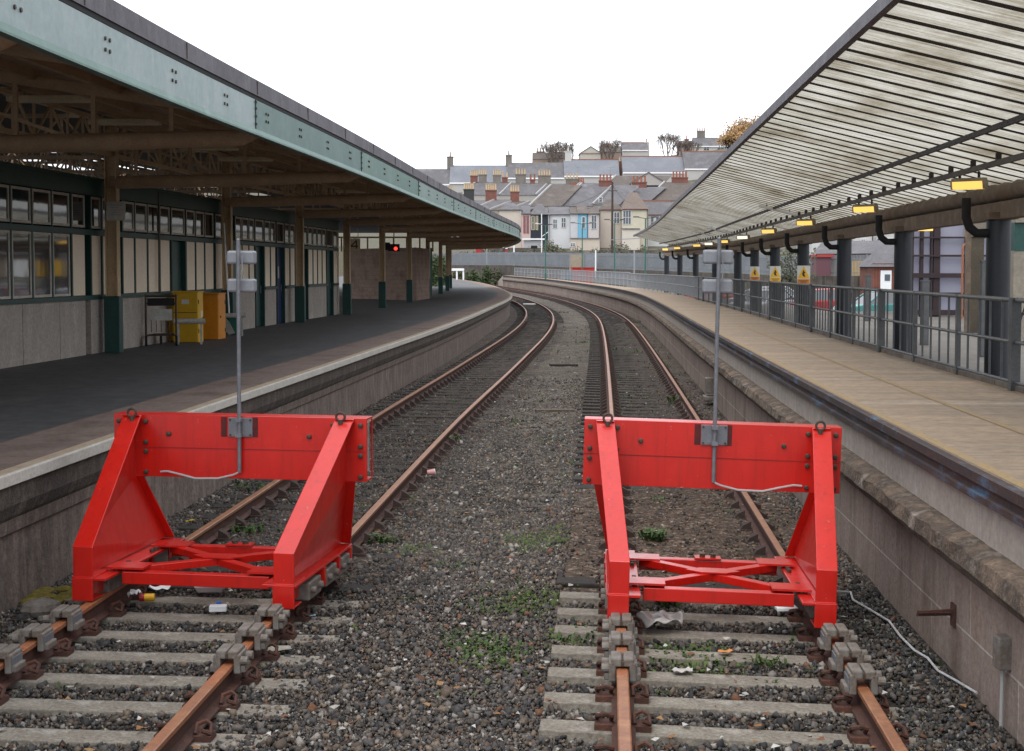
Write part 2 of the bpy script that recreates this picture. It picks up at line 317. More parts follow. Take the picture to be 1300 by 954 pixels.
# ------------------------------------------------------------------ camera, sky, sun
cam=bpy.data.cameras.new('camera'); co=bpy.data.objects.new('camera',cam); col.objects.link(co); scene.camera=co
co.location=(0,0,EYE); co.rotation_euler=(R(90)-math.atan(90/1800),0,0)
cam.sensor_width=36; cam.lens=36*1800/1300; cam.shift_y=-45/1300; cam.clip_end=6000
w=bpy.data.worlds.new('World'); scene.world=w; w.use_nodes=True; nt=w.node_tree; bg=nt.nodes['Background']
sky=N(nt,'ShaderNodeTexSky',sky_type='NISHITA'); sky.sun_disc=False; sky.sun_elevation=R(60); sky.sun_rotation=R(205)
nt.links.new(mixc(nt,.9,sky.outputs[0],(9.6,9.9,10.4)),bg.inputs['Color']); bg.inputs['Strength'].default_value=.125
sun=bpy.data.lights.new('sun','SUN'); so=bpy.data.objects.new('sun',sun); col.objects.link(so); sun.energy=1.5; sun.angle=R(40); sun.color=(1,.96,.9)
az=R(205); el=R(60); d=Vector((math.sin(az)*math.cos(el),math.cos(az)*math.cos(el),math.sin(el))); so.rotation_euler=d.to_track_quat('Z','Y').to_euler(); so.location=(0,-20,60)
vs=scene.view_settings; vs.view_transform='Standard'; vs.look='None'; vs.exposure=.60; vs.gamma=1
# ------------------------------------------------------------------ ground, hill, trackbed
fy_ = lerp([(-400,420),(-40,262),(-12,230),(0,205),(27,125),(45,104),(120,60),(400,40)])
fz_ = lerp([(-40,3.6),(0,3.15),(27,1.9),(60,1.6),(400,1.5)])
hy_ = lerp([(100,0),(200,3.0),(235,4.6),(250,6.2),(300,13.5),(350,20.5),(400,28.5),(440,33),(520,36),(900,38),(4000,40)])
def ground_z(x,y):
    if y > fy_(x): 
        z=max(fz_(x), hy_(y)-.012*max(0,-x)) ; return z+ (max(0,x-20)*.16*min(1,max(0,(y-250)/150)) if x<80 else 9.6*min(1,max(0,(y-250)/150)))
    b=-.42+zg(min(y,215))
    if x>10.5: b=max(b,-.42+.55*min(1,(x-10.5)/3))
    return b
gx=[-2500,-900,-400,-200,-120]+list(range(-80,81,4))+[120,200,400,900,2500]
gy=[-300,-60,-10]+list(range(0,260,4))+list(range(260,560,15))+[700,1000,1600,2600,4200]
g=MB(); k=len(gx)
for y in gy:
    for x in gx: g.v.append((x,y,ground_z(x,y)))
for i in range(len(gy)-1):
    for j in range(k-1): g.f.append((i*k+j,i*k+j+1,(i+1)*k+j+1,(i+1)*k+j))
grd=g.build('ground',M('rough_ground',(.10,.105,.06),(.13,.115,.085),(.075,.07,.055),sc=.15,rough=.95),smooth=True); tag(grd,kind='structure')

def tint_at(x,y):
    k_=.6+y/45; x=x+k_*(.14*math.sin(2.1*y+3*x)+.10*math.sin(5.3*y-1.7*x)+.07*math.sin(.9*y+1.3))
    d1=abs(x-T1(y)); d2=abs(x-T2(y)); c=np.array((.116,.102,.092))
    mid=(T1(y)+T2(y))/2; wmid=max(0,1-max(0,abs(x-mid)-.55)/.5)
    ash=np.array((.124,.115,.106)); far=min(1,max(0,(y-14)/9)); c=c*(1-wmid*far)+ash*wmid*far
    if y>66: c=c+np.array((.05,.05,.05))*wmid*min(1,(y-66)/8)*max(0,1-(y-66)/40)
    for dd in (d1,d2):
        wt=max(0,min(1,(1.55-dd)/.85)); dark=np.array((.078,.064,.056)) if y>12 else np.array((.085,.075,.068)); c=c*(1-wt)+dark*wt
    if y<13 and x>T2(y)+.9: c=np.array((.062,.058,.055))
    if 12.3<y<18 and abs(x-T2(y))<1.35: c=c*.62+np.array((.15,.105,.08))*.38
    return c
def bedz(x,y):
    q_=min(1,max(0,(y-12.1)/.8)); soil=q_*max(0,min(1,(18.2-y)/1.2))*max(0,min(1,(1.62-abs(x-T2(y)))/.3)); return -.205+.018*q_+.030*soil+soil*.0266*(T2(y)-x)
b=MB(); ys=yr(2,40,.35)+yr(40,120,1)[1:]+yr(120,232,4)[1:]; nx=44; tints=[]
rr=random.Random(3)
for y in ys:
    a=PL(y)-.33; e=PR(y)+.12
    if y>185: a,e=a-3*(y-185)/20,e+2.5*(y-185)/20
    for j in range(nx+1):
        x=a+(e-a)*j/nx; b.v.append((x,y,bedz(x,y)+zg(y)+rr.uniform(-.012,.012))); tints.append(tint_at(x,y))
for i in range(len(ys)-1):
    for j in range(nx): q=i*(nx+1)+j; b.f.append((q,q+1,q+nx+2,q+nx+1))
tb=b.build('track_bed',bal,smooth=True); tag(tb,kind='structure')
def settint(o,arr):
    at=o.data.color_attributes.new('tint','FLOAT_COLOR','POINT'); a=np.ones((len(arr),4),np.float32); a[:,:3]=arr; at.data.foreach_set('color',a.ravel())
settint(tb,np.array(tints))

def sleeper_ys(T):
    return [yy for yy in yr(6.6,11.75,.56)], [12.35+.68*i for i in range(262)]
# loose stones, real geometry, one mass
def stones(n,seed):
    g=np.random.default_rng(seed); pts=[]
    conc=[]
    for T in (T1,T2): conc.append(sleeper_ys(T)[0])
    while len(pts)<n:
        u=g.random(); y=7.4+ (u**1.55)*17
        if g.random()<.2: y=14+22*g.random()**1.3
        a=PL(y)-.25; e=PR(y)+.02; x=a+(e-a)*g.random()
        bad=False
        for T,cs in zip((T1,T2),conc):
            dx=x-T(y)
            if abs(abs(dx)-.7525)<.10: bad=True
            if y<12 and abs(dx)<1.3 and min(abs(y-q) for q in cs)<.14 and not (abs(dx)>.98 and g.random()<.55): bad=True
            if y>=12 and abs(dx)<1.25 and g.random()<(.62 if T is T1 or y>18 else .93): bad=True
        if bad: continue
        if abs(x-(T1(y)+T2(y))/2)<.6 and y>15 and g.random()<.55: continue
        pts.append((x,y))
    P=np.array(pts); n=len(P)
    base=np.array([(-1,-1,-1),(1,-1,-1),(1,1,-1),(-1,1,-1),(-1,-1,1),(1,-1,1),(1,1,1),(-1,1,1)],float)*.5
    V=base[None]*(1+g.uniform(-.35,.35,(n,8,3)))
    s=g.lognormal(math.log(.0165),.40,n).clip(.009,.055); V=V*s[:,None,None]*g.uniform(.35,1.3,(n,1,3))
    q=g.normal(size=(n,4)); q/=np.linalg.norm(q,axis=1)[:,None]; w_,x_,y_,z_=q.T
    Rm=np.stack([1-2*(y_*y_+z_*z_),2*(x_*y_-z_*w_),2*(x_*z_+y_*w_),2*(x_*y_+z_*w_),1-2*(x_*x_+z_*z_),2*(y_*z_-x_*w_),2*(x_*z_-y_*w_),2*(y_*z_+x_*w_),1-2*(x_*x_+y_*y_)],1).reshape(n,3,3)
    V=np.einsum('nij,nkj->nki',Rm,V); 
    near=P[:,1]<12.2
    V[:,:,0]+=P[:,0,None]; V[:,:,1]+=P[:,1,None]; V[:,:,2]+=(np.array([bedz(x,y) for x,y in P])+s*.2+np.where(near,g.uniform(-.02,.028,n),0))[:,None]
    F=np.array([(0,3,2,1),(4,5,6,7),(0,1,5,4),(1,2,6,5),(2,3,7,6),(3,0,4,7)]); F=(F[None]+8*np.arange(n)[:,None,None]).reshape(-1,4)
    t=np.array([tint_at(x,y) for x,y in P]); pal=np.array([(.72,.73,.76),(1.3,1.25,1.2),(1.05,.86,.72),(.42,.42,.44),(1.7,1.42,1.12),(3.0,2.9,2.75),(1.7,.85,.5)])
    pick=g.choice(len(pal),n,p=[.26,.2,.18,.17,.1,.065,.025]); C=(t*.6+.05)*pal[pick]*g.uniform(.75,1.3,(n,1))
    for mx,my,mr in ((.05,11.6,.38),(-.13,10.15,.32),(.22,11.9,.3),(1.22,9.95,.5),(-1.95,14.6,.45),(-.98,13.9,.3),(-.28,10.4,.25),(.45,10.5,.3),(.3,14.4,.5),(-1.5,16.8,.4)):
        dd=np.hypot(P[:,0]-mx,(P[:,1]-my)*.7); hit=(dd<mr*g.uniform(.3,1.1,n))&(g.random(n)<.5); C[hit]=np.array((.10,.14,.045))*g.uniform(.6,1.3,(hit.sum(),1))
    me=bpy.data.meshes.new('ballast'); me.vertices.add(8*n); me.vertices.foreach_set('co',V.ravel())
    me.loops.add(24*n); me.loops.foreach_set('vertex_index',F.ravel().astype(np.int32)); me.polygons.add(6*n)
    me.polygons.foreach_set('loop_start',np.arange(0,24*n,4,dtype=np.int32)); me.update(calc_edges=True); me.validate()
    me.materials.append(stonem); o=bpy.data.objects.new('ballast',me); col.objects.link(o); settint(o,np.repeat(C,8,0))
    return tag(o,'loose grey and brown ballast stones between the rails and platforms','ballast',kind='stuff')
stones(175000,5)

# ------------------------------------------------------------------ tracks
RAILP=[(-.07,-.155),(.07,-.155),(.07,-.143),(.012,-.125),(.009,-.045),(.036,-.035),(.036,-.003),(.028,.0),(-.028,.0),(-.036,-.003),(-.036,-.035),(-.009,-.045),(-.012,-.125),(-.07,-.143)]
cs=MB(); 
cs.prism([(-.14,-.40),(.14,-.40),(.11,-.170),(-.11,-.170)],'x',-1.25,1.25)
cs0=cs
def clip_mb():
    m=MB(); m.box((0,0,-.155),(.11,.13,.04)); m.tube([(-.045,-.035,-.13),(-.05,.02,-.09),(0,.05,-.075),(.04,.02,-.09),(.045,-.04,-.125),(.0,-.06,-.10)],.014,6); return m
def chair_mb():
    m=MB(); m.box((0,0,-.163),(.40,.17,.03))
    for sx in (-1,1): m.prism([(sx*.075,-.15),(sx*.19,-.15),(sx*.16,-.105),(sx*.075,-.06)][::sx],'y',-.05,.05); m.cyl((sx*.17,.06,-.15),(sx*.17,.06,-.11),.016,6)
    return m
def make_track(T,name_label,cant,seed):
    rs=random.Random(seed)
    t=thing('railway_track',name_label,'railway track',(0,0,0),world=True)
    ys=yr(3.,40,1)+yr(40,200,2)[1:]
    for s in (-1,1):
        dz=-s*cant
        m=MB(); m.sweep(T,ys,[(s*.7525+o,z+dz) for o,z in RAILP],closed=True); ra=m.build('rail',rust,t,smooth=True)
        m=MB(); m.sweep(T,[y for y in ys if y>=12],[(s*.7525+o,z+dz) for o,z in [(-.030,.0015),(.030,.0015),(.0375,-.004),(.0375,-.03)]]); m.build('rail_head',railtop,ra)
        m=MB(); m.sweep(T,[8.8,9,10,11,12],[(s*.7525+o,z+dz) for o,z in [(-.0375,-.03),(-.0375,-.004),(-.030,.0015),(.030,.0015),(.0375,-.004),(.0375,-.03)]]); m.build('rail_head',rustbr,ra)
        m=MB(); m.sweep(T,[3,4,5,6,7,8,8.8],[(s*.7525+o,z+dz) for o,z in [(-.0375,-.03),(-.0375,-.004),(-.030,.0015),(.030,.0015),(.0375,-.004),(.0375,-.03)]]); m.build('rail_head',railtop,ra)
    cy,ty=sleeper_ys(T); proto=None; tp=None; rest=MB()
    for y in cy:
        p,tt,n=frame_at(T,y)
        if proto is None:
            proto=cs0.build('sleeper',concr,t,bevel=.006); proto['label']='pale concrete sleeper'; first=proto
            for s in (-1,1):
                for q in (-1,1):
                    c=clip_mb().build('rail_clip',rust,proto,smooth=True,local=True); c.location=(s*.7525+q*.115,0,.0); c.rotation_euler=(0,0,0 if q>0 else math.pi)
        else: first=copy_tree(proto,t)
        first.location=p; first.rotation_euler=(0,math.atan(cant/.7525),-math.atan2(tt.x,tt.y)+rs.uniform(-.012,.012))
    for i,y in enumerate(ty):
        if i<90:
            p,tt,n=frame_at(T,y)
            if tp is None:
                m=MB(); m.box((0,0,-.235),(2.6,.26,.125)); tp=m.build('sleeper',timber,t,bevel=.012); tp['label']='dark weathered timber sleeper'; o=tp
                for s in (-1,1): c=chair_mb().build('rail_chair',chairm,tp,local=True); c.location=(s*.7525,0,0)
            else: o=copy_tree(tp,t)
            o.location=p+Vector((rs.uniform(-.05,.05)*0,0,rs.uniform(-.008,.004))); o.rotation_euler=(0,math.atan(cant/.7525),-math.atan2(tt.x,tt.y)+rs.uniform(-.015,.015))
        else:
            if y<195: p,tt,n=frame_at(T,y); rest.box((p.x,p.y,p.z-.235),(2.6,.26,.125),rz=-math.atan2(tt.x,tt.y))
    o=rest.build('sleeper',timber,t); o['kind']='stuff'
    return t
make_track(T1,'rusty railway track curving beside the asphalt platform with the white edge',.006,1)
make_track(T2,'rusty railway track curving beside the raised tan platform with the blue steel edge',.02,2)

# ------------------------------------------------------------------ platforms
ysP=yr(2,60,1)+yr(60,205,2)[1:]
p=thing('platform','dark asphalt platform with tan coping slabs and worn white edge','platform',(-6,20,0),world=True)
def inner(fn_in,fn_out,z): # strip between two plan curves
    pass
m=MB()
def strip(m,fa,fb,ys,za,zb,nsub=1):
    L=0
    for i in range(len(ys)-1):
        y0,y1=ys[i],ys[i+1]; a0=fa(y0);b0=fb(y0);a1=fa(y1);b1=fb(y1)
        m.quad((a0,y0,za+zg(y0)),(b0,y0,zb+zg(y0)),(b1,y1,zb+zg(y1)),(a1,y1,za+zg(y1)),[(y0,0),(y0,abs(b0-a0)),(y1,abs(b1-a1)),(y1,0)])
strip(m,lambda y:-26-.1*max(0,y-60),lambda y:PL(y)-.93,yr(2,205,2),.976,.976); m.build('asphalt_surface',asph,p)
m=MB(); m.sweep(PL,ysP,[(-.95,.979),(-.15,.979)]); m.build('coping',copm,p)
m=MB(); m.sweep(PL,ysP,[(-.155,.981),(-.02,.982)]); m.build('edge_line',cream_edge,p)
m=MB(); m.sweep(PL,ysP,[(-.025,.983),(-.004,.979),(0,.972),(0,.885),(-.06,.872)]); m.build('nosing',nosing,p)
m=MB(); m.sweep(PL,ysP,[(-.05,.875),(-.05,.80),(-.055,.70),(-.10,.60),(-.13,.56)]); m.build('corbel',corbm,p)
m=MB(); m.sweep(PL,ysP,[(-.125,.565),(-.14,.45),(-.17,.43),(-.17,.1),(-.155,-.3)]); m.build('wall',wallL,p)
# right platform
p2=thing('platform','tan surfaced platform raised on blockwork with a flaking blue steel edge','platform',(4,20,0),world=True)
wid=lerp([(0,1.9),(14,1.95),(42,1.95),(70,1.7),(97,1.35),(130,.95),(165,.9),(200,.9)])
RE=lambda y: PR(y)+wid(y)
ysR=yr(2,60,1)+yr(60,191,1.5)[1:]
m=MB(); 
cols_=8
for j in range(cols_): strip(m,lambda y,j=j:PR(y)+.04+(wid(y)+.15-.04)*j/cols_,lambda y,j=j:PR(y)+.04+(wid(y)+.15-.04)*(j+1)/cols_,ysR,1.3,1.3)
for kf in m.uv:
    j=kf//(len(ysR)-1); m.uv[kf]=[(a,b_+j*.25) for a,b_ in m.uv[kf]]
m.build('deck',deckm,p2)
m=MB(); m.sweep(PR,ysR,[(.075,1.304),(.16,1.304)]); m.build('yellow_line',yline,p2)
m=MB(); m.sweep(PR,yr(2,34,1),[(.93,1.304),(1.0,1.304)]); m.build('yellow_line',yline,p2)
m=MB(); m.sweep(PR,ysR,[(.06,1.302),(0,1.306),(-.012,1.30),(-.012,1.235),(.02,1.225),(.02,1.17),(-.008,1.165),(-.008,1.12),(.05,1.118)]); m.build('steel_edge',blued,p2)
m=MB(); m.sweep(PR,ysR,[(.055,1.15),(.06,.80)]); m.build('upstand',upst,p2)
m=MB(); rz_=random.Random(4)
ysl=yr(2,60,.22)+yr(60,191,1.5)[1:]
b0=len(m.v); last=0
for i,y in enumerate(ysl):
    pr=[(.07,.845),(-.02+rz_.uniform(-.03,.02),.835+rz_.uniform(-.02,.01)),(-.11+rz_.uniform(-.012,.03),.805+rz_.uniform(-.02,.012)),(-.118+rz_.uniform(-.006,.012),.705),(-.07,.63),(.02,.575),(.07,.55)]
    t_=frame_at(PR,y)
    for o_,z_ in pr: q=t_[0]+t_[2]*o_; m.v.append((q.x,q.y,z_+zg(y)))
    if i:
        for j in range(6):
            m.f.append((b0+(i-1)*7+j,b0+(i-1)*7+j+1,b0+i*7+j+1,b0+i*7+j)); m.uv[len(m.f)-1]=[(ysl[i-1],j*.1),(ysl[i-1],j*.1+.1),(y,j*.1+.1),(y,j*.1)]
m.build('stone_ledge',ledgem,p2)
m=MB(); m.sweep(PR,ysR,[(.06,.58),(.06,-.35)]); m.build('wall',wallR,p2)
# end ramp face of the right platform
m=MB(); q0=off(PR,191,0,0); q1=off(PR,191,1.1,0); e0=off(PR,197,.1,0); m.hexa([(q0.x,q0.y,-.3),(q1.x,q1.y,-.3),(e0.x+1,e0.y,-.3),(e0.x,e0.y,-.3),(q0.x,q0.y,q0.z+1.3),(q1.x,q1.y,q1.z+1.3),(e0.x+1,e0.y,e0.z+.3),(e0.x,e0.y,e0.z+.3)]); m.build('end_ramp',upst,p2)
m=MB()
for y in yr(2,60,2): 
    q=off(PR,y,wid(y)+.20,1.17); q2=off(PR,y+1.96,wid(y)+.20,1.17); m.bar(q,q2,.17,.38)
m.build('kerb',M('old_kerb',(.24,.2,.165),(.14,.115,.095),sc=2,rough=.95,bmp=.8),p2)
# concourse and car park
m=MB(); strip(m,lambda y:RE(y)+.1,lambda y:40,yr(2,54,2),.99,.99); strip(m,lambda y:RE(y)+.1,lambda y:RE(y)+4.6,yr(54,125,2),.99,.99); m.box((25.6,54,.4),(31,.2,1.17)); tag(m.build('pavement',conc2),kind='structure')
m=MB(); 
for y in yr(54,120,3)[:-1]: m.quad((RE(y)+4.5,y,.2),(48,y,.2),(48,y+3,.2),(RE(y+3)+4.5,y+3,.2))
tag(m.build('road',tarm),kind='structure')
# small fittings on the platform walls
t=thing('bracket','rusty cable bracket sticking out of the right platform wall','bracket',off(PR,9.75,.06,.2))
m=MB(); m.box((0,0,0),(.03,.10,.16)); m.build('back_plate',rust,t,local=True)
m=MB(); m.bar((-.01,-.03,.04),(-.26,.0,.02),.02,.02); m.bar((-.01,.03,.0),(-.26,.01,.0),.02,.02); m.build('arm',rust,t,local=True)
t=thing('junction_box','grey junction box with conduit low on the right platform wall','junction box',off(PR,8.5,.045,.28))
m=MB(); m.box((-.02,0,0),(.09,.12,.20)); m.build('box',greyiron,t,local=True,bevel=.01)
m=MB(); m.tube([(-.02,0,-.09),(-.025,.0,-.6)],.012,8); m.build('conduit',cable,t,local=True)
t=thing('drain_hopper','dark iron drain box fixed low on the right platform wall','drain box',off(PR,29,-.05,.1))
m=MB(); m.box((0,0,.12),(.18,.3,.32)); m.box((0,0,-.14),(.26,.4,.1)); m.build('box',greyiron,t,local=True,bevel=.02)
# ------------------------------------------------------------------ left canopy
can=thing('station_canopy','long green edged canopy on tan and dark green columns over the asphalt platform','canopy',(-7.85,27.5,.98),world=True)
ysC=yr(4,122,1)
JY=[10.2,18.4,26.4,35.3,44.3,52,61,70,80,92,105,117]
for ya,yb,mt in ((4,18.4,greenA),(18.4,26.4,greenB),(26.4,35.3,greenF),(35.3,122,greenC)): m=MB(); m.sweep(CL,yr(ya,yb,1),[(-.09,4.335),(0,4.335),(0,4.785),(-.04,4.785)]); m.build('fascia',mt,can)
m=MB(); m.sweep(CL,ysC,[(.0,4.40),(.012,4.405),(.03,4.345),(.03,4.325),(-.06,4.325)]); m.build('bottom_flange',greenF,can)
m=MB(); m.sweep(CL,ysC,[(-.005,4.786),(.004,4.79),(.004,4.835),(-.03,4.836)]); m.build('shadow_gap',black,can)
m=MB(); m.sweep(CL,ysC,[(-.03,4.834),(.02,4.838),(.012,5.04),(-.12,5.06),(-4.7,5.75)]); m.build('roof_edge',roofed,can)
jt=MB(); bo=MB(); rj=MB()
for i,y in enumerate(JY):
    a=off(CL,y,.004,4.40); b=off(CL,y,.004,4.785); jt.bar(a,b,.02,.012,up=(0,1,0))
    for z in (4.47,4.57,4.67,4.75): q=off(CL,y,.012,z); bo.box(q,(.025,.05,.025))
for y in yr(4.6,118,2.05):
    for dy in (-.06,.06):
        for z in (4.56,4.66): q=off(CL,y+dy,.008,z); bo.cyl(q-Vector((.012,0,0)),q+Vector((.006,0,0)),.02,6)
for y in yr(6,118,3.1): a=off(CL,y,.018,4.85); b=off(CL,y,.018,5.03); rj=MB(); rj.bar(a,b,.02,.015,up=(0,1,0)); rj.build('roof_joint',darkbolt,can)
jt.build('joint',greenD,can); bo.build('bolt',darkbolt,can)
# soffit: boards rising from the fascia to the column line, then back over the building
m=MB()
SO=lambda y,f: None
def soff_pt(y,f):   # f 0 at the fascia, 1 at the column line
    a=CL(y)-.06; b=LC(y)-.2; return Vector((a+(b-a)*f, y, 4.66+ (5.62-4.66)*f**.8 + zg(y)))
fs=[0,.2,.4,.6,.8,1]
for i in range(len(ysC)-1):
    for j in range(5): m.quad(soff_pt(ysC[i],fs[j]),soff_pt(ysC[i],fs[j+1]),soff_pt(ysC[i+1],fs[j+1]),soff_pt(ysC[i+1],fs[j]))
m.build('soffit',soff,can)
m=MB()
for f in (.16,.38,.6,.82):
    for y0,y1 in zip(yr(4,121,3)[:-1],yr(4,121,3)[1:]): m.bar(soff_pt(y0,f)-Vector((0,0,.07)),soff_pt(y1,f)-Vector((0,0,.07)),.07,.13)
m.build('purlin',brownS,can)
COLY=[11.3,19.4,27.5,35.6,43.4,51,59.5,69.5,81,93,105,117]
def column(y):
    x=LC(y)+.12; z0=.98+zg(y); m=MB()
    for s in (-1,1): m.box((x+s*.105,y,(z0+5.35)/2),(.022,.22,5.35-z0))
    m.box((x,y,(z0+5.35)/2),(.19,.03,5.35-z0))
    c=m.build('column',tanC,can)
    m=MB(); m.box((x,y,z0+.55),(.30,.27,1.10)); m.build('column_casing',greenD,c,bevel=.01)
def lattice(m,a,b,h,n,ch=.075,web=.04,double=True):
    a=Vector(a); b=Vector(b); u=Vector((0,0,h)); m.bar(a,b,ch,ch); m.bar(a+u,b+u,ch,ch)
    for i in range(n):
        p=a.lerp(b,i/n); q=a.lerp(b,(i+1)/n); m.bar(p,p+u,web,web)
        if i%2: m.bar(p+u,q,web,web)
        else: m.bar(p,q+u,web,web)
for i,y in enumerate(COLY):
    column(y); z=4.27+zg(y); x0=LC(y)+.1; e=off(CL,y,-.07,4.45); 
    m=MB(); rr_=.125
    m.tube([(x0,y,z),(x0+(e.x-x0)*.5,y+.0,z+.05),(e.x-.35,e.y,e.z-.06),(e.x,e.y,e.z+.05)],[rr_,rr_,.11,.05],12); m.build('tube_beam',brownS,can,smooth=True)
    m=MB()
    for f in (.25,.45,.65,.85):
        t_=soff_pt(y,f); m.bar((t_.x,y,z+.08),(t_.x,y,t_.z),.06,.06)
    t0=soff_pt(y,.97); t1=soff_pt(y,.06); m.bar((t0.x,y,t0.z-.16),(t1.x,y,t1.z-.05),.07,.14)
    t0=soff_pt(y,.95); t1=soff_pt(y,.5); m.bar((x0,y,z+.9),(t1.x,y,z+.1),.05,.05)
    m.build('rafter',brownS,can)
    if i<len(COLY)-1:
        y2=COLY[i+1]; m=MB(); lattice(m,(LC(y)+.12,y,4.80+zg(y)),(LC(y2)+.12,y2,4.80+zg(y2)),.62,11); m.build('lattice_girder',tanC,can)
        ym=(y+y2)/2; m=MB()
        for fq in (.0,): 
            pa=soff_pt(ym,.1); pb=soff_pt(ym,1.); m.bar(pa-Vector((0,0,.06)),pb-Vector((0,0,.12)),.06,.12)
        m.build('rafter',brownS,can)
# roof over the station building and hall with skylight slots, so daylight shows between the trusses
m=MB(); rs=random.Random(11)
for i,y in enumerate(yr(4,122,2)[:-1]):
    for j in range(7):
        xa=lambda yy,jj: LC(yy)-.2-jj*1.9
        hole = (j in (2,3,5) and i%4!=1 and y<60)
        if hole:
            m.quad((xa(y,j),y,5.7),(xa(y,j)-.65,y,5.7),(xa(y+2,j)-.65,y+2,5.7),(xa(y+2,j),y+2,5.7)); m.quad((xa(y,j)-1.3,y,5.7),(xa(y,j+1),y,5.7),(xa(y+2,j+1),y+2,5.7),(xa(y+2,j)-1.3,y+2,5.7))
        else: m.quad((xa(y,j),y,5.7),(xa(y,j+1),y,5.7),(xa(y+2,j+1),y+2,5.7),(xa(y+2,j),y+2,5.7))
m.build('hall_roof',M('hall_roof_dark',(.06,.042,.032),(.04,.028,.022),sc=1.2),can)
for y in (11.3,19.4,23.5,27.5,31.5,35.6,39.5,43.4,51):
    m=MB(); lattice(m,(LC(y)-.1,y,4.75),(LC(y)-13.3,y,4.75),.8,18); m.build('hall_truss',brownS,can)
for o_ in (4.2,7.6,11):
    m=MB(); lattice(m,(LC(8)-o_,8,4.95),(LC(51)-o_,51,4.95),.6,56,.07,.035); m.build('hall_truss',brownS,can)
# light fittings under the canopy
kk=[('closest to the camera',15.5),('behind the first tube beam',21.8),('past the notice column',25.2),('above the trolley',30.5),('above the yellow box',33.6),('near the blue door',39.2),('near the far end of the windows',47.5)]
for nm,y in kk:
    a=soff_pt(y,.74)-Vector((0,0,.22)); t=thing('strip_light','cream fluorescent light fitting hung under the left canopy, '+nm,'light fitting',a,group='cream light fittings under the left canopy')
    m=MB(); m.box((0,0,0),(1.25,.26,.10)); m.build('casing',fitt,t,local=True,bevel=.02); [(m:=MB(), m.box((xx,0,.12),(.03,.03,.16)), m.build('hanger',brownS,t,local=True)) for xx in (-.4,.4)]

# ------------------------------------------------------------------ station building under the canopy
bd=thing('station_building','long station building with cream panels, green frames and grey precast base','building',(-8.3,22.85,.98),world=True)
Z0=.98; UX=Vector((.0736,1,0)).normalized(); NX=Vector((UX.y,-UX.x,0))
def fp(y,o,z): q=Vector((FA(y),y,0))+NX*o; return (q.x,q.y,Z0+z)
def slab(m,ya,yb,o0,o1,za,zb):
    m.hexa([fp(ya,o0,za),fp(ya,o1,za),fp(yb,o1,za),fp(yb,o0,za),fp(ya,o0,zb),fp(ya,o1,zb),fp(yb,o1,zb),fp(yb,o0,zb)])
Y0,Y1=11.,51.
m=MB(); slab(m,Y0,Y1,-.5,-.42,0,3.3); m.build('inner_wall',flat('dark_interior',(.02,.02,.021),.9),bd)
m=MB(); slab(m,Y1-.02,Y1+.12,-12,.02,0,3.32); m.build('end_wall',creamP,bd)
for ya,yb in [(11,14.2),(14.2,17),(17,19.3),(19.3,21.8),(21.8,23.9),(23.9,25.5),(25.5,26.75),(27.0,28.2),(28.2,31.85),(33.0,35.3),(35.3,36.85),(37.25,39.3),(40.3,41.75),(42.8,45.0),(46.0,49.0),(50.1,51)]:
    m=MB(); slab(m,ya+.012,yb-.012,-.15,0,0,1.04); m.build('base_panel',concP,bd)
m=MB(); slab(m,Y0,31.85,-.16,.05,1.04,1.12); slab(m,33,39.3,-.16,.05,1.04,1.12); slab(m,40.3,41.75,-.16,.05,1.04,1.12); slab(m,42.8,45,-.16,.05,1.04,1.12); slab(m,46,49,-.16,.05,1.04,1.12); slab(m,50.1,Y1,-.16,.05,1.04,1.12); m.build('sill',greenD,bd)
m=MB(); slab(m,Y0,Y1,-.16,.03,2.27,2.37); m.build('transom',greenD,bd)
m=MB(); slab(m,Y0,Y1,-.2,.06,3.02,3.32); slab(m,Y0,Y1,-.3,.10,3.32,3.36); m.build('header',greenD,bd)
def window(ya,yb,za,zb,tilt=False):
    m=MB(); w=.045
    slab(m,ya,yb,-.10,.014,za,za+w); slab(m,ya,yb,-.10,.014,zb-w,zb); slab(m,ya,ya+w,-.10,.012,za+w,zb-w); slab(m,yb-w,yb,-.10,.012,za+w,zb-w)
    f=m.build('window_frame',creamF,bd); m=MB(); slab(m,ya+w,yb-w,-.02,-.004,za+w,zb-w); m.build('pane',glass,f)
def mull(y): m=MB(); slab(m,y-.03,y+.03,-.14,.022,1.12,2.27); slab(m,y-.025,y+.025,-.14,.02,2.37,3.02); m.build('mullion',greenD,bd)
seg=[]   # (ya, yb, kind)
y=13.2
while y<26.0: seg.append((y,y+.855,'w')); y+=.855
seg+=[(26.07,26.78,'p'),(27.02,27.6,'p'),(27.62,28.2,'p'),(28.2,28.62,'w'),(28.75,29.5,'p'),(29.5,30.3,'p'),(30.3,31.1,'p'),(31.1,31.85,'p'),(31.9,32.95,'d'),(33.0,33.75,'p'),(33.75,34.5,'p'),(34.5,35.3,'p'),(35.4,36.1,'p'),(36.1,36.85,'p'),(36.9,37.2,'g'),(37.25,37.95,'p'),(37.95,38.65,'p'),(38.65,39.25,'p'),(39.3,40.3,'d'),(40.35,41.05,'p'),(41.05,41.7,'p'),(41.8,42.75,'b'),(42.8,43.5,'p'),(43.5,44.2,'p'),(44.2,44.95,'p'),(45.0,46.0,'d'),(46.05,46.8,'p'),(46.8,47.5,'p'),(47.5,48.25,'p'),(48.25,48.95,'p'),(49.0,50.1,'d'),(50.15,50.95,'p')]
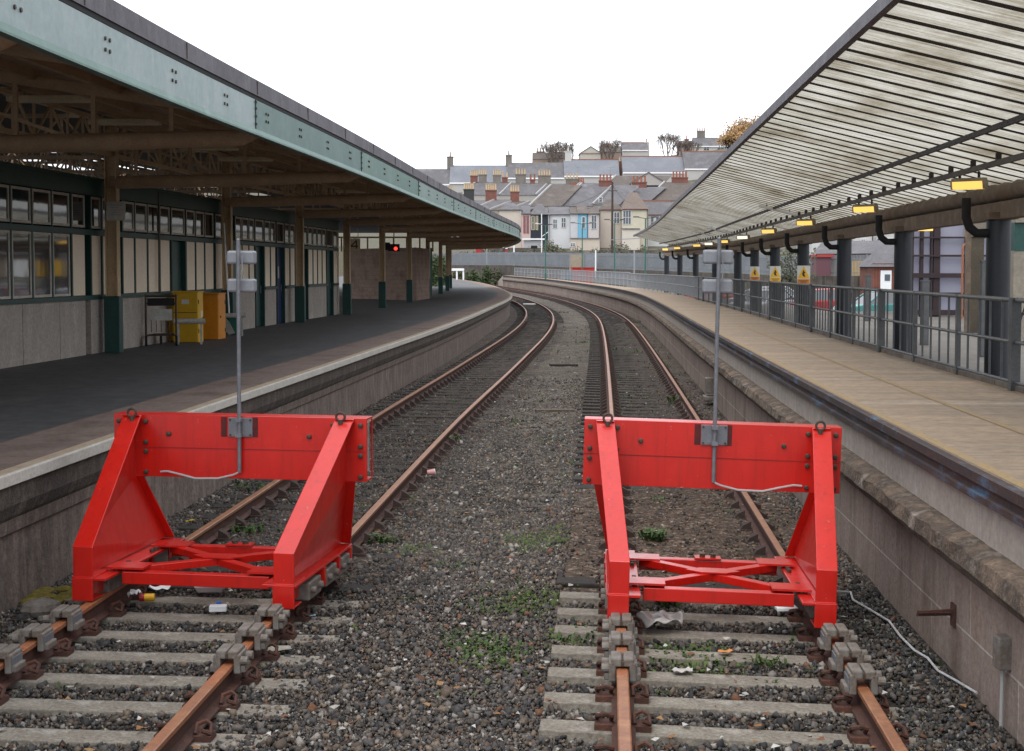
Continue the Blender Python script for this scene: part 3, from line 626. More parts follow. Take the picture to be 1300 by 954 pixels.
for ya,yb,k in seg:
    if k=='w': window(ya+.04,yb-.04,1.13,2.26)
    elif k=='p': m=MB(); slab(m,ya+.04,yb-.04,-.1,.0,1.13,2.26); m.build('panel',creamP,bd)
    elif k=='g': m=MB(); slab(m,ya,yb,-.1,.03,0,2.26); m.build('post',greenD,bd)
    else:
        m=MB(); slab(m,ya+.05,yb-.05,-.14,-.08,.02,2.25); d_=m.build('door',greenD if k=='d' else blueD,bd)
        m=MB(); slab(m,ya,ya+.05,-.15,.03,0,2.27); slab(m,yb-.05,yb,-.15,.03,0,2.27); m.build('door_frame',greenD,d_)
        m=MB(); slab(m,yb-.2,yb-.16,-.08,-.04,.95,1.15); m.build('handle',steel,d_)
        if k=='b': m=MB(); slab(m,ya+.35,ya+.6,-.079,-.07,1.35,1.7); m.build('notice',signW,d_)
    mull(ya); 
    if k in 'pwdb' and yb-ya>.5: window(ya+.04,yb-.04,2.40,3.0)
# conduits down the front
m=MB(); m.tube([fp(30.9,.06,3.3),fp(30.9,.06,2.3),fp(30.85,.07,1.1)],.02,6); m.build('conduit',darkbolt,bd)
# notice on the first column
y=27.5; x=LC(y)+.12
t=thing('notice_board','pale grey notice board fixed to the tan column beside the windows','notice board',(x+.10,y-.17,2.6+(342-269)/1800*27.5))
m=MB(); m.box((0.02,0,0),(.36,.03,.36)); m.build('board',M('grey_notice',(.62,.60,.55),(.52,.50,.455),sc=9),t,local=True); m=MB()
rn=random.Random(2)
for i in range(5): m.box((.02+rn.uniform(-.03,.02),-.017,.11-.045*i),(rn.uniform(.14,.25),.004,.012))
m.build('faint_lettering',flat('faded_ink',(.42,.40,.36)),t,local=True)
# blockwork shelter wall at the end
t=thing('block_wall','brown blockwork wall under the far part of the green canopy','wall',(-5,73.6,.98),world=True)
A=Vector((-9.4,79.2)); B=Vector((-4.95,73.6)); Cc=Vector((-4.55,78.4)); zb,zt=.95,3.72
def face(m,a,b,z0,z1):
    l=(b-a).length; m.quad((a.x,a.y,z0),(b.x,b.y,z0),(b.x,b.y,z1),(a.x,a.y,z1),[(0,0),(l,0),(l,z1-z0),(0,z1-z0)])
A2=Vector((-9.2,84)); 
m=MB(); face(m,A,B,zb,zt); face(m,B,Cc,zb,zt); face(m,Cc,A2,zb,zt); face(m,A2,A,zb,zt); m.poly([(A.x,A.y,zt),(B.x,B.y,zt),(Cc.x,Cc.y,zt),(A2.x,A2.y,zt)]); m.build('wall',blockB,t)
# glazed screen and platform number sign over the wall
t=thing('glazed_screen','row of pale window panes between the blockwork wall and the canopy','window screen',(-7,82,3.7),world=True)
m=MB()
for i in range(8): x=-10.2+i*.78; m.box((x,85+.0,4.1),(.09,.09,.9))
m.bar((-10.4,85,4.5),(-4.4,85,4.5),.1,.1); m.build('frame',brownS,t)
t=thing('platform_number_sign','small tan sign reading 4 hanging above the blockwork wall','sign',(650*0+(450-650)/1800*72,72,2.6+(342-311)/1800*72))
m=MB(); m.box((0,0,0),(.62,.05,.62)); m.build('board',tanC,t,local=True)
m=MB(); m.bar((.12,-.03,-.2),(.12,-.03,.22),.07,.01,up=(0,1,0)); m.bar((-.16,-.031,-.08),(.2,-.031,-.08),.01,.07); m.bar((-.15,-.032,-.06),(.12,-.032,.21),.01,.06); m.build('numeral',signK,t,local=True)
m=MB(); m.bar((-.2,0,.31),(-.2,0,.8),.03); m.bar((.2,0,.31),(.2,0,.8),.03); m.build('hanger',brownS,t,local=True)
t=thing('signal','black signal head showing a red light above the blockwork wall','signal',((503-650)/1800*71,71,2.6+(342-316)/1800*71))
m=MB(); m.box((-.1,0,0.05),(.55,.3,.36)); m.build('head',black,t,local=True); m=MB(); m.cyl((0,-.15,0),(0,-.20,0),.09,14); m.build('lamp',redL,t,local=True); m=MB(); m.bar((-.1,0,.2),(-.1,0,.9),.05); m.build('hanger',brownS,t,local=True)
t=thing('monitor','small black monitor hanging above the blockwork wall left of the red light','monitor',((489-650)/1800*72,72,2.6+(342-313)/1800*72))
m=MB(); m.box((0,0,0),(.5,.25,.38)); m.build('case',black,t,local=True); m=MB(); m.bar((0,0,.18),(0,0,.8),.05); m.build('hanger',brownS,t,local=True)
t=thing('lamp_post','green post standing just past the end of the blockwork wall','post',((547.5-650)/1800*86,86,.98)); m=MB(); m.cyl((0,0,0),(0,0,2.9),.06,10); m.build('post',greenP,t,local=True)

# ------------------------------------------------------------------ things on the left platform
def onp(u_,y): return Vector(((u_-650)/1800*y,y,.98))
PW=math.atan(.0736)
t=thing('luggage_trolley','dark steel luggage trolley with a pale sign panel parked by the precast base','trolley',(-7.43,30.0,.98),(0,0,.25))
m=MB()
for s in (-1,1): m.tube([(s*.31,-.1,.12),(s*.31,-.12,1.02),(s*.31,-.1,1.09)],.022,8)
m.tube([(-.31,-.1,1.05),(.31,-.1,1.05)],.022,8); m.tube([(-.31,-.12,.9),(.31,-.12,.9)],.014,6)
for s in (-1,1): m.tube([(s*.28,-.1,.22),(s*.26,.8,.2)],.02,6)
for i in range(6): m.tube([(-.28,i*.16-.05,.22),(.28,i*.16-.05,.22)],.011,5)
for i in range(7): m.tube([(-.3+i*.1,-.12,.3),(-.3+i*.1,-.32,.46),(-.3+i*.1,-.12,.55)],.008,5)
m.build('frame',darkbolt,t,local=True,smooth=True)
m=MB(); m.box((0,-.13,.66),(.46,.02,.24)); m.build('sign_panel',M('pale_panel',(.5,.49,.45),sc=5),t,local=True)
m=MB(); m.box((0,-.125,.93),(.56,.02,.16)); m.build('dark_panel',black,t,local=True)
for x,y_ in ((-.31,-.1),(.31,-.1),(.0,.75)):
    m=MB(); m.cyl((x-.025,y_,.11),(x+.025,y_,.11),.11,16); m.build('wheel',tyre,t,local=True,smooth=True)
t=thing('grit_box','tall bright yellow cabinet standing behind the metal perch seat','cabinet',(-7.22,31.6,.98),(0,0,-PW))
m=MB(); m.box((0,0,.55),(.56,.42,1.10)); m.build('body',yellow,t,local=True,bevel=.012)
m=MB(); m.box((.283,0,.45),(.006,.38,.9)); d_=m.build('door',yellow,t,local=True); m=MB(); m.box((.292,.05,.62),(.012,.10,.14)); m.build('label_plate',signW,d_,local=True)
for zz in (.25,.9): m=MB(); m.box((.29,-.17,zz),(.014,.03,.09)); m.build('hinge',darkbolt,d_,local=True)
m=MB(); m.box((.29,.15,.5),(.02,.02,.12)); m.build('handle',darkbolt,d_,local=True)
m=MB(); m.box((0,0,1.115),(.60,.46,.035)); m.build('lid',yellow,t,local=True,bevel=.008)
m=MB(); m.box((0,-.212,.9),(.16,.006,.10)); m.build('label_plate',signW,t,local=True)
m=MB(); m.box((0,-.213,.66),(.54,.006,.015)); m.build('seam',darkbolt,t,local=True)
t=thing('grit_box','low yellow box half hidden behind the trolley and tall yellow cabinet','cabinet',(-7.75,31.9,.98)); m=MB(); m.box((0,0,.54),(.5,.4,1.05)); m.build('body',yellow,t,local=True,bevel=.012)
t=thing('grit_box','tall orange cabinet standing right of the yellow cabinet','cabinet',(-7.0,33.0,.98),(0,0,-PW))
m=MB(); m.box((0,0,.52),(.50,.62,1.04)); m.build('body',orange,t,local=True,bevel=.012)
m=MB(); m.box((.253,0,.5),(.006,.56,.92)); d_=m.build('door',orange,t,local=True); m=MB(); m.box((.262,-.15,.52),(.012,.08,.05)); m.build('latch',darkbolt,d_,local=True)
for zz in (.2,.85): m=MB(); m.box((.262,.24,zz),(.014,.03,.09)); m.build('hinge',darkbolt,d_,local=True)
m=MB(); m.box((0,0,1.055),(.54,.66,.03)); m.build('lid',orange,t,local=True,bevel=.008)
def perch(x,y,lab):
    t=thing('perch_seat',lab,'seat',(x,y,.98),(0,0,.2)); m=MB(); m.tube([(-.33,0,.50),(.33,0,.50)],.058,14); m.build('seat',wht2,t,local=True,smooth=True)
    for s in (-1,1): m=MB(); m.bar((s*.24,0,0),(s*.24,0,.44),.045,.045); m.build('leg',wht2,t,local=True)
perch(-6.95,30.55,'metal perch seat with a round bar top in front of the yellow cabinet'); perch(-6.78,34.3,'metal perch seat with a round bar top by the second green column')
t=thing('pole','long white pole leaning against the second tan column','pole',(-7.0,34.6,.98)); m=MB(); m.tube([(.1,0,.45),(-.07,.3,2.75)],.018,8); m.build('pole',white,t,local=True)
t=thing('folded_board','torn white and green folded board lying against the second column','board',(-6.95,34.9,.98)); m=MB(); m.prism([(-.25,0),(-.18,.1),(-.14,.0),(-.08,.08),(-.02,0),(.12,.05),(-.02,.32),(-.13,.45),(-.3,.75)],'y',-.02,.02); m.build('white_sheet',wht2,t,local=True); m=MB(); m.box((.12,.06,.25),(.3,.03,.5)); m.build('green_sheet',greenP,t,local=True)
# ------------------------------------------------------------------ right canopy
rc=thing('station_canopy','glass roofed canopy with dark glazing bars on navy columns over the tan platform','canopy',(7.07,20,1.),world=True)
wd=lerp([(0,3.5),(60,3.45),(80,3.05),(99,2.75)])
SL=.25; HC=4.75
def cp(y,o,dz=0): q=off(CR,y,o,0); q.z=HC-SL*o+.35*0+zg(y)*.0+dz; return q
yb_=yr(5.2,92,.62)
m=MB()
for i in range(len(yb_)-1):
    y0,y1=yb_[i],yb_[i+1]; w0,w1=wd(y0)+.1,wd(y1)+.1
    for j in range(3):
        a,b=j/3,(j+1)/3; j0=i*7.31
        m.quad(cp(y0,w0*a),cp(y0,w0*b),cp(y1,w1*b),cp(y1,w1*a),[(y0,w0*a),(y0,w0*b),(y1,w1*b),(y1,w1*a)])
m.build('glass_roof',wg,rc)
m=MB()
for y in yb_: m.bar(cp(y,0,-.012),cp(y,wd(y)+.05,-.006),.105,.008)
m.build('glazing_bars',ribm,rc)
ysr=yr(5.2,92,1.2)
def run(fn_o,dz,w,h,mat,name,y0=5.2,y1=92,parent=rc):
    m=MB(); yy=yr(y0,y1,1.3)
    for a,b in zip(yy[:-1],yy[1:]): m.bar(cp(a,fn_o(a),dz),cp(b+.005,fn_o(b),dz),w,h)
    return m.build(name,mat,parent)
run(lambda y:-.03,.0,.07,.12,M('canopy_edge_trim',(.20,.19,.215),(.14,.13,.15),sc=2,rough=.7),'edge_trim')
run(lambda y:2.0*wd(y)/3.5,-.09,.045,.06,ribm,'tie_rod')
run(lambda y:2.65*wd(y)/3.5,-.15,.05,.07,M('conduit_rail',(.16,.14,.125),sc=4),'lamp_rail')
for y in yr(7,91,1.24): a=cp(y,2.65*wd(y)/3.5,-.03); b=cp(y,2.65*wd(y)/3.5,-.13); m=MB(); m.bar(a,b,.06,.06); m.build('rail_hanger',ribm,rc)
m=MB(); yy=yr(5,99,.33)
pts=[cp(y,wd(y)-.08,-.20) for y in yy]; m.tube(pts,[.145 if i%2 else .112 for i in range(len(pts))],10); m.build('gutter',gutm,rc,smooth=True)
m=MB()
for a,b in zip(yr(5,99,1.5)[:-1],yr(5,99,1.5)[1:]):
    p=cp(a,wd(a)-.1,-.47); q=cp(b+.01,wd(b)-.1,-.47); p.z-=.0; m.bar(p,q,.22,.24)
m.build('gutter_beam',gutm,rc)
RCY=[13.2,20.35,26.9,33.6,40.5,47.2,53.8,60.6,70,80,89.5,98]
for y in RCY:
    q=cp(y,wd(y)-.15); x=q.x; zt=q.z-.60; m=MB(); m.tube([(x,y,.97),(x,y,zt)],.17,20); c=m.build('column',navy,rc,smooth=True)
    m=MB(); m.box((x,y,zt+.04),(.42,.42,.10)); m.build('cap',gutm,c)
    m=MB(); px_=x-.42; m.tube([(px_-.05,y,zt+.30),(px_-.05,y,zt+.02),(px_+.0,y,zt-.12),(px_+.1,y,zt-.20),(px_+.22,y,zt-.2),(x,y,zt-.2)],.065,10); m.build('downpipe',black,c,smooth=True)
    if y<62: 
        m=MB(); m.bar((x+.14,y-.02,.98),(x+.14,y-.02,2.05),.08,.05); m.build('cable_duct',navy,c)
# lamps under the right canopy
LM=[(1228,227,'nearest'),(1097,260,'second'),(1022,279,'third'),(975.5,291.7,'fourth'),(919,305.7,'sixth'),(885,312,'eighth'),(860,315.5,'ninth'),(845,316,'tenth')]
def canopy_lamp(y,o,lab,mat=lampY,dz=-.25,L=.46):
    q=cp(y,o,dz); tt=frame_at(CR,y)[1]
    t=thing('canopy_lamp',lab,'lamp',q,(0,0,R(50)),group='lit lamps under the right canopy')
    m=MB(); m.prism([(-.09,.02),(.09,.02),(.07,.07),(-.07,.07)],'y',-L/2,L/2); m.build('housing',housing,t,local=True)
    m=MB(); m.prism([(-.095,.02),(-.07,-.085),(.07,-.085),(.095,.02)],'y',-L/2+.015,L/2-.015); m.build('diffuser',mat,t,local=True,bevel=.01)
    for k_ in (-1,1): m=MB(); m.prism([(-.097,.025),(-.072,-.087),(.072,-.087),(.097,.025)],'y',k_*L/2-.008,k_*L/2+.008); m.build('end_cap',housing,t,local=True)
    [(m:=MB(), m.bar((0,L*k_,.06),(0,L*k_,.16),.03), m.build('hanger',ribm,t,local=True)) for k_ in (-.3,.3)]
ord_=['nearest and largest','second nearest','third nearest','fourth','fifth, whiter','sixth','seventh, whiter','eighth','ninth','tenth and farthest']
def solve_y(u,o):   # where a lamp line at offset o is seen at bearing u
    lo,hi=6.,98.
    for _ in range(60):
        mid=(lo+hi)/2; q=cp(mid,o*wd(mid)/3.5)
        if 650+1800*q.x/q.y > u: lo=mid
        else: hi=mid
    return mid
for i,u in enumerate((1228,1097,1022,975.5,943,919,900,885,860,845)):
    y=solve_y(u,2.8); canopy_lamp(y,2.8*wd(y)/3.5,('warm yellow lamp' if i not in (4,6) else 'pale lamp')+' under the glass canopy, '+ord_[i]+' along the row',lampW if i in (4,6) else lampY)
for (u,v,y),lab in zip(((1253,275,24.5),(1166,289,31.5)),('yellow lamp behind the nearest navy column and its curved downpipe','yellow lamp behind the second navy column')):
    t=thing('canopy_lamp',lab,'lamp',((u-650)/1800*y,y,2.6+(342-v)/1800*y),(0,0,-.1),group='lit lamps behind the navy columns')
    m=MB(); m.prism([(-.09,.02),(.09,.02),(.07,.07),(-.07,.07)],'x',-.3,.3); m.build('housing',housing,t,local=True); m=MB(); m.prism([(-.085,.02),(-.06,-.08),(.06,-.08),(.085,.02)],'x',-.28,.28); m.build('diffuser',lampY,t,local=True); m=MB(); m.bar((0,0,.06),(0,0,.5),.04); m.build('hanger',ribm,t,local=True)
for i,(u,o,lab) in enumerate(((986,2.1,'near'),(912,2.1,'middle'),(891,1.9,'far'))):
    y=solve_y(u,o); q=cp(y,o*wd(y)/3.5,-.12); t=thing('strip_light','long white fluorescent strip under the glass canopy, the %s one of three'%lab,'light fitting',q,(0,math.atan(SL),-.1),group='white strips under the glass canopy'); m=MB(); m.box((0,0,0),(1.0,.16,.07)); m.build('casing',white,t,local=True,bevel=.015); [(m:=MB(), m.box((xx,0,.05),(.03,.03,.06)), m.build('hanger',ribm,t,local=True)) for xx in (-.3,.3)]
m=None
# warning signs on three columns
for y,lab in ((40.5,'nearest'),(47.2,'middle'),(53.8,'farthest')):
    q=cp(y,wd(y)-.15); t=thing('warning_sign','yellow triangle warning sign on a navy column, the %s of three'%lab,'sign',(q.x-.02,y-.19,2.44),(0,0,-.08),group='warning signs on the navy columns')
    m=MB(); m.box((0,0,0),(.36,.02,.52)); m.build('plate',signW,t,local=True)
    m=MB(); m.prism([(-.17,-.10),(.17,-.10),(0,.25)],'y',-.016,-.011); tr=m.build('triangle',signY,t,local=True)
    m=MB(); m.prism([(-.02,-.04),(.05,-.06),(.01,.04),(.05,.05),(-.01,.15),(-.03,.05),(-.05,.04)],'y',-.020,-.017); m.build('figure_symbol',signK,tr,local=True)
    m=MB(); m.box((0,-.013,-.185),(.34,.004,.12)); m.build('text_panel',signO if lab!='middle' else signY,t,local=True)
    m=MB(); [m.box((0,-.0165,-.16-.03*k),(.26-.05*k,.003,.010)) for k in range(3)]; m.build('lettering',signK,t,local=True)

# ------------------------------------------------------------------ railing along the back of the tan platform
rl=thing('railing','long grey tubular railing with upright bars along the back of the tan platform','railing',(RE(16),16,1.3),world=True)
def rp(y,z,o=.12): return off(PR,y,wid(y)+o,1.3+z)
ysq=yr(6,60,1.2)+yr(60,188,2)[1:]
for z,r in ((.97,.026),(.52,.02)):
    for y0,y1,mt in ((6,62,railm),(62,188,railf)):
        m=MB(); yy=yr(y0,y1,1.5); m.tube([rp(y,z*(1 if y<100 else 1.08)) for y in yy],r,8); m.build('rail',mt,rl,smooth=True)
m=MB(); m.tube([rp(y,.09) for y in yr(10,188,1.5)],.018,6); m.build('bottom_rail',railm,rl)
pys=yr(8.2,60,2.35)+yr(60,188,2.6)[1:]
for i,y in enumerate(pys[:95]):
    a=rp(y,-.2); b=rp(y,.99 if y<100 else 1.05)
    m=MB(); th=.055 if i%3 else .10; m.bar(a,b,th if y<60 else .06,th if y<60 else .06); m.build('post',railm if y<62 else railf,rl)
nbal=0; rest=MB()
for i in range(len(pys)-1):
    y0,y1=pys[i],pys[i+1]; nb=max(2,int((y1-y0)/(.42 if y0<27 else .30)))
    for j in range(1,nb):
        yy=y0+(y1-y0)*j/nb; m=MB() if nbal<100 else rest; m.bar(rp(yy,.09),rp(yy,.96 if yy<100 else 1.03),.022 if y0<60 else .026)
        if nbal<100: m.build('baluster',railm,rl)
        nbal+=1
o=rest.build('baluster',railf,rl); o['kind']='stuff'

# ------------------------------------------------------------------ sheds and stores beyond the columns
sh=thing('glazed_shed','dark framed shed with lilac translucent panels behind the navy columns','shed',(17,48,.99),world=True)
lil=M('lilac_panel',(.50,.50,.66),(.44,.44,.60),sc=.5,rough=.4,stretch=(6,1,.4),bmp=0,fine=.05)
lilt,nt_,b_=nmat('lilac_sheet'); tr_=N(nt_,'ShaderNodeBsdfTranslucent'); tr_.inputs['Color'].default_value=(.50,.50,.60,1); mx_=N(nt_,'ShaderNodeMixShader'); mx_.inputs[0].default_value=.5; nt_.links.new(tr_.outputs[0],mx_.inputs[1]); nt_.links.new(b_.outputs[0],mx_.inputs[2]); b_.inputs['Base Color'].default_value=(.42,.42,.50,1); nt_.links.new(mx_.outputs[0],nt_.nodes['Material Output'].inputs['Surface'])
def bx(u,y=48): return (u-650)/1800*y
def bz(v,y=48): return 2.6+(342-v)/1800*y
us=[1157,1169,1181,1188,1226,1262,1300,1340,1380]; 
m=MB(); m.box(((bx(1157)+bx(1400))/2,48.1,(bz(400)+bz(235))/2),(bx(1400)-bx(1157),.02,bz(235)-bz(400))); m.build('panel',lilt,sh)
m=MB()
for u,wpx in zip(us,(2,3,1,7,3,3,4,3,3)): m.box((bx(u),48,(1.+6.2)/2),(wpx*.027+.03,.12,5.4))
for v,wpx in ((302,1.5),(325,1.8),(350,5),(373,2.2),(397,6)): m.box(((bx(1157)+bx(1400))/2,47.93,bz(v)),(bx(1400)-bx(1157),.1,wpx*.027+.02))
m.build('frame',M('shed_frame',(.045,.025,.03),sc=3),sh)
m=MB(); m.box((bx(1290),52,6.35),(8,9,.1)); m.build('roof',gutm,sh)
ks=thing('store_building','beige store with a dark green upper wall at the right edge of the photo','building',(13,33,.99),world=True)
beige=M('beige_render',(.30,.27,.215),(.26,.23,.185),sc=1.5)
m=MB(); m.box((bx(1286,33)+2.4,33.4,2.0),(4.8,.8,2.06)); m.build('wall',beige,ks); m=MB(); m.box((bx(1286,33)+2.4,33.39,3.35),(4.79,.8,.66)); m.build('upper_wall',greenD,ks); m=MB(); m.box((bx(1286,33)+2.45,33.4,4.4),(4.9,1.0,1.44)); m.build('fascia',beige,ks)
pi=thing('pillar','beige square pillar between the lilac shed and the nearest navy column','pillar',(bx(1237,36),36,.99)); m=MB(); m.box((0,0,1.2),(.34,.34,2.45)); m.build('shaft',M('pillar_paint',(.16,.135,.10),sc=2),pi,local=True,bevel=.01); m=MB(); m.box((.12,0,2.68),(.72,.4,.5)); m.build('cap',beige,pi,local=True)
pi=thing('pillar','thin dark grey pillar with a pale bracket left of the beige pillar','pillar',(bx(1228,35),35,.99)); m=MB(); m.bar((0,0,0),(0,0,2.9),.12,.1); m.build('shaft',gutm,pi,local=True)
for u,y,h,lab in ((1174,30,1.35,'short grey post with a square top right of the second navy column'),(1250,26,1.75,'dark grey bollard beside the nearest navy column'),(1102,44,1.4,'short grey post left of the teal car')):
    t=thing('post',lab,'post',(bx(u,y),y,.99)); m=MB(); m.bar((0,0,0),(0,0,h),.16,.13); m.build('shaft',railm,t,local=True,bevel=.01); m=MB(); m.box((0,0,h+.01),(.18,.15,.03)); m.build('cap',railm,t,local=True)
t=thing('handrail','thin orange rusty hooked pole in front of the lilac shed','pole',(bx(1221,46),46,.99)); m=MB(); m.tube([(0,0,0),(0,0,2.3),(.06,0,2.42),(.14,0,2.4)],.035,8); m.build('pole',rustbr,t,local=True)
# bicycle at the right edge
bk=thing('bicycle','black bicycle leaning by the beige store at the right edge of the photo','bicycle',(10.93,30.6,.99),(0,0,.15))
for x in (0,1.02):
    m=MB(); m.tube([(x+.33*math.cos(a),0,.34+.33*math.sin(a)) for a in [2*math.pi*i/28 for i in range(29)]],.022,6,cap=False); w_=m.build('wheel',tyre,bk,local=True,smooth=True)
    m=MB(); [m.bar((x,0,.34),(x+.31*math.cos(a),0,.34+.31*math.sin(a)),.006) for a in [math.pi*i/6 for i in range(12)]]; m.build('spokes',steel,w_,local=True)
m=MB(); [m.tube(q,.02,8) for q in ([(0,0,.34),(.17,0,.86),(.19,0,.92)],[(.18,0,.8),(.62,0,.82)],[(.2,0,.68),(.52,0,.32)],[(.52,0,.32),(.66,0,.92)],[(.52,0,.32),(1.02,0,.34)],[(.63,0,.8),(1.02,0,.34)])]; m.build('frame',black,bk,local=True,smooth=True)
m=MB(); m.tube([(.10,-.27,.98),(.19,0,.95),(.10,.27,.98)],.016,8); m.build('handlebar',black,bk,local=True); m=MB(); m.ball((.68,0,.96),.12,10,6,(1.1,.6,.35)); m.build('saddle',black,bk,local=True,smooth=True)

# ------------------------------------------------------------------ cars
paint={}
def car(x,y,z,rz,colr,lab,suv=1.):
    mt=paint.setdefault(colr,flat('car_paint',colr,.25,.1,spec=.6)); t=thing('parked_car',lab,'car',(x,y,z),(0,0,rz),group='cars in the car park')
    prof=[(-2.05,.28),(-2.08,.55),(-1.95,.82),(-1.25,.92),(1.35,.98),(1.95,.92),(2.05,.6),(2.0,.28)]
    m=MB(); W=.84
    for s in (0,): pass
    n=len(prof); m.v=[(px_,-W,pz) for px_,pz in prof]+[(px_,W,pz) for px_,pz in prof]; m.f=[tuple(range(n))[::-1],tuple(range(n,2*n))]+[(i,(i+1)%n,n+(i+1)%n,n+i) for i in range(n)]
    m.build('body',mt,t,local=True,bevel=.07)
    cab=[(-1.2,.90),(-.45,1.40*suv),(.95,1.43*suv),(1.65,.96)]; m=MB(); k=4
    m.v=[(a,-W+.06 if b<1 else -W+.2,b) for a,b in cab]+[(a,W-.06 if b<1 else W-.2,b) for a,b in cab]; m.f=[(3,2,1,0),(4,5,6,7)]+[(i,i+1,k+i+1,k+i) for i in range(3)]
    gl=m.build('windows',glass,t,local=True)
    m=MB(); a,b=cab[1],cab[2]; m.hexa([(a[0]-.03,-W+.19,a[1]),(b[0]+.03,-W+.19,b[1]),(b[0]+.03,W-.19,b[1]),(a[0]-.03,W-.19,a[1]),(a[0]+.1,-W+.26,a[1]+.05),(b[0]-.1,-W+.26,b[1]+.05),(b[0]-.1,W-.26,b[1]+.05),(a[0]+.1,W-.26,a[1]+.05)]); m.build('roof',mt,t,local=True,bevel=.02)
    m=MB()
    for s in (-1,1):
        for q in ((0,1),(3,2)): p0=cab[q[0]];p1=cab[q[1]]; m.bar((p0[0],s*(W-.055),p0[1]),(p1[0],s*(W-.195),p1[1]),.07)
        m.bar((.25,s*(W-.055),.93),(.25,s*(W-.19),1.42*suv),.07)
    m.build('pillar',mt,t,local=True)
    for xx in (-1.3,1.3):
        for s in (-1,1):
            m=MB(); m.cyl((xx,s*.70,.31),(xx,s*.87,.31),.31,18); w_=m.build('wheel',tyre,t,local=True,smooth=True); m=MB(); m.cyl((xx,s*.872,.31),(xx,s*.88,.31),.19,12); m.build('rim',steel,w_,local=True)
    for s in (-1,1):
        m=MB(); m.box((-2.04,s*.62,.66),(.1,.3,.14)); m.build('headlight',white,t,local=True); m=MB(); m.box((2.02,s*.66,.72),(.08,.22,.16)); m.build('tail_light',flat('tail',(.4,.02,.02),.3),t,local=True)
car(16.0,61,.2,.25,(.10,.34,.32),'teal green car parked in front of the brick hut',1.02)
car(14.6,67.5,.2,.2,(.45,.03,.03),'red car parked left of the teal car')
car(11.7,66,.2,.9,(.42,.44,.46),'silver car parked behind the warning signs')
car(13.8,77,.2,.5,(.55,.56,.57),'white car parked farther back near the stone wall')
car(20.2,72,.2,.1,(.42,.43,.45),'grey car parked beyond the teal car')
car(11.0,79,.2,.7,(.6,.1,.05),'orange red car parked beyond the railing behind the warning signs')
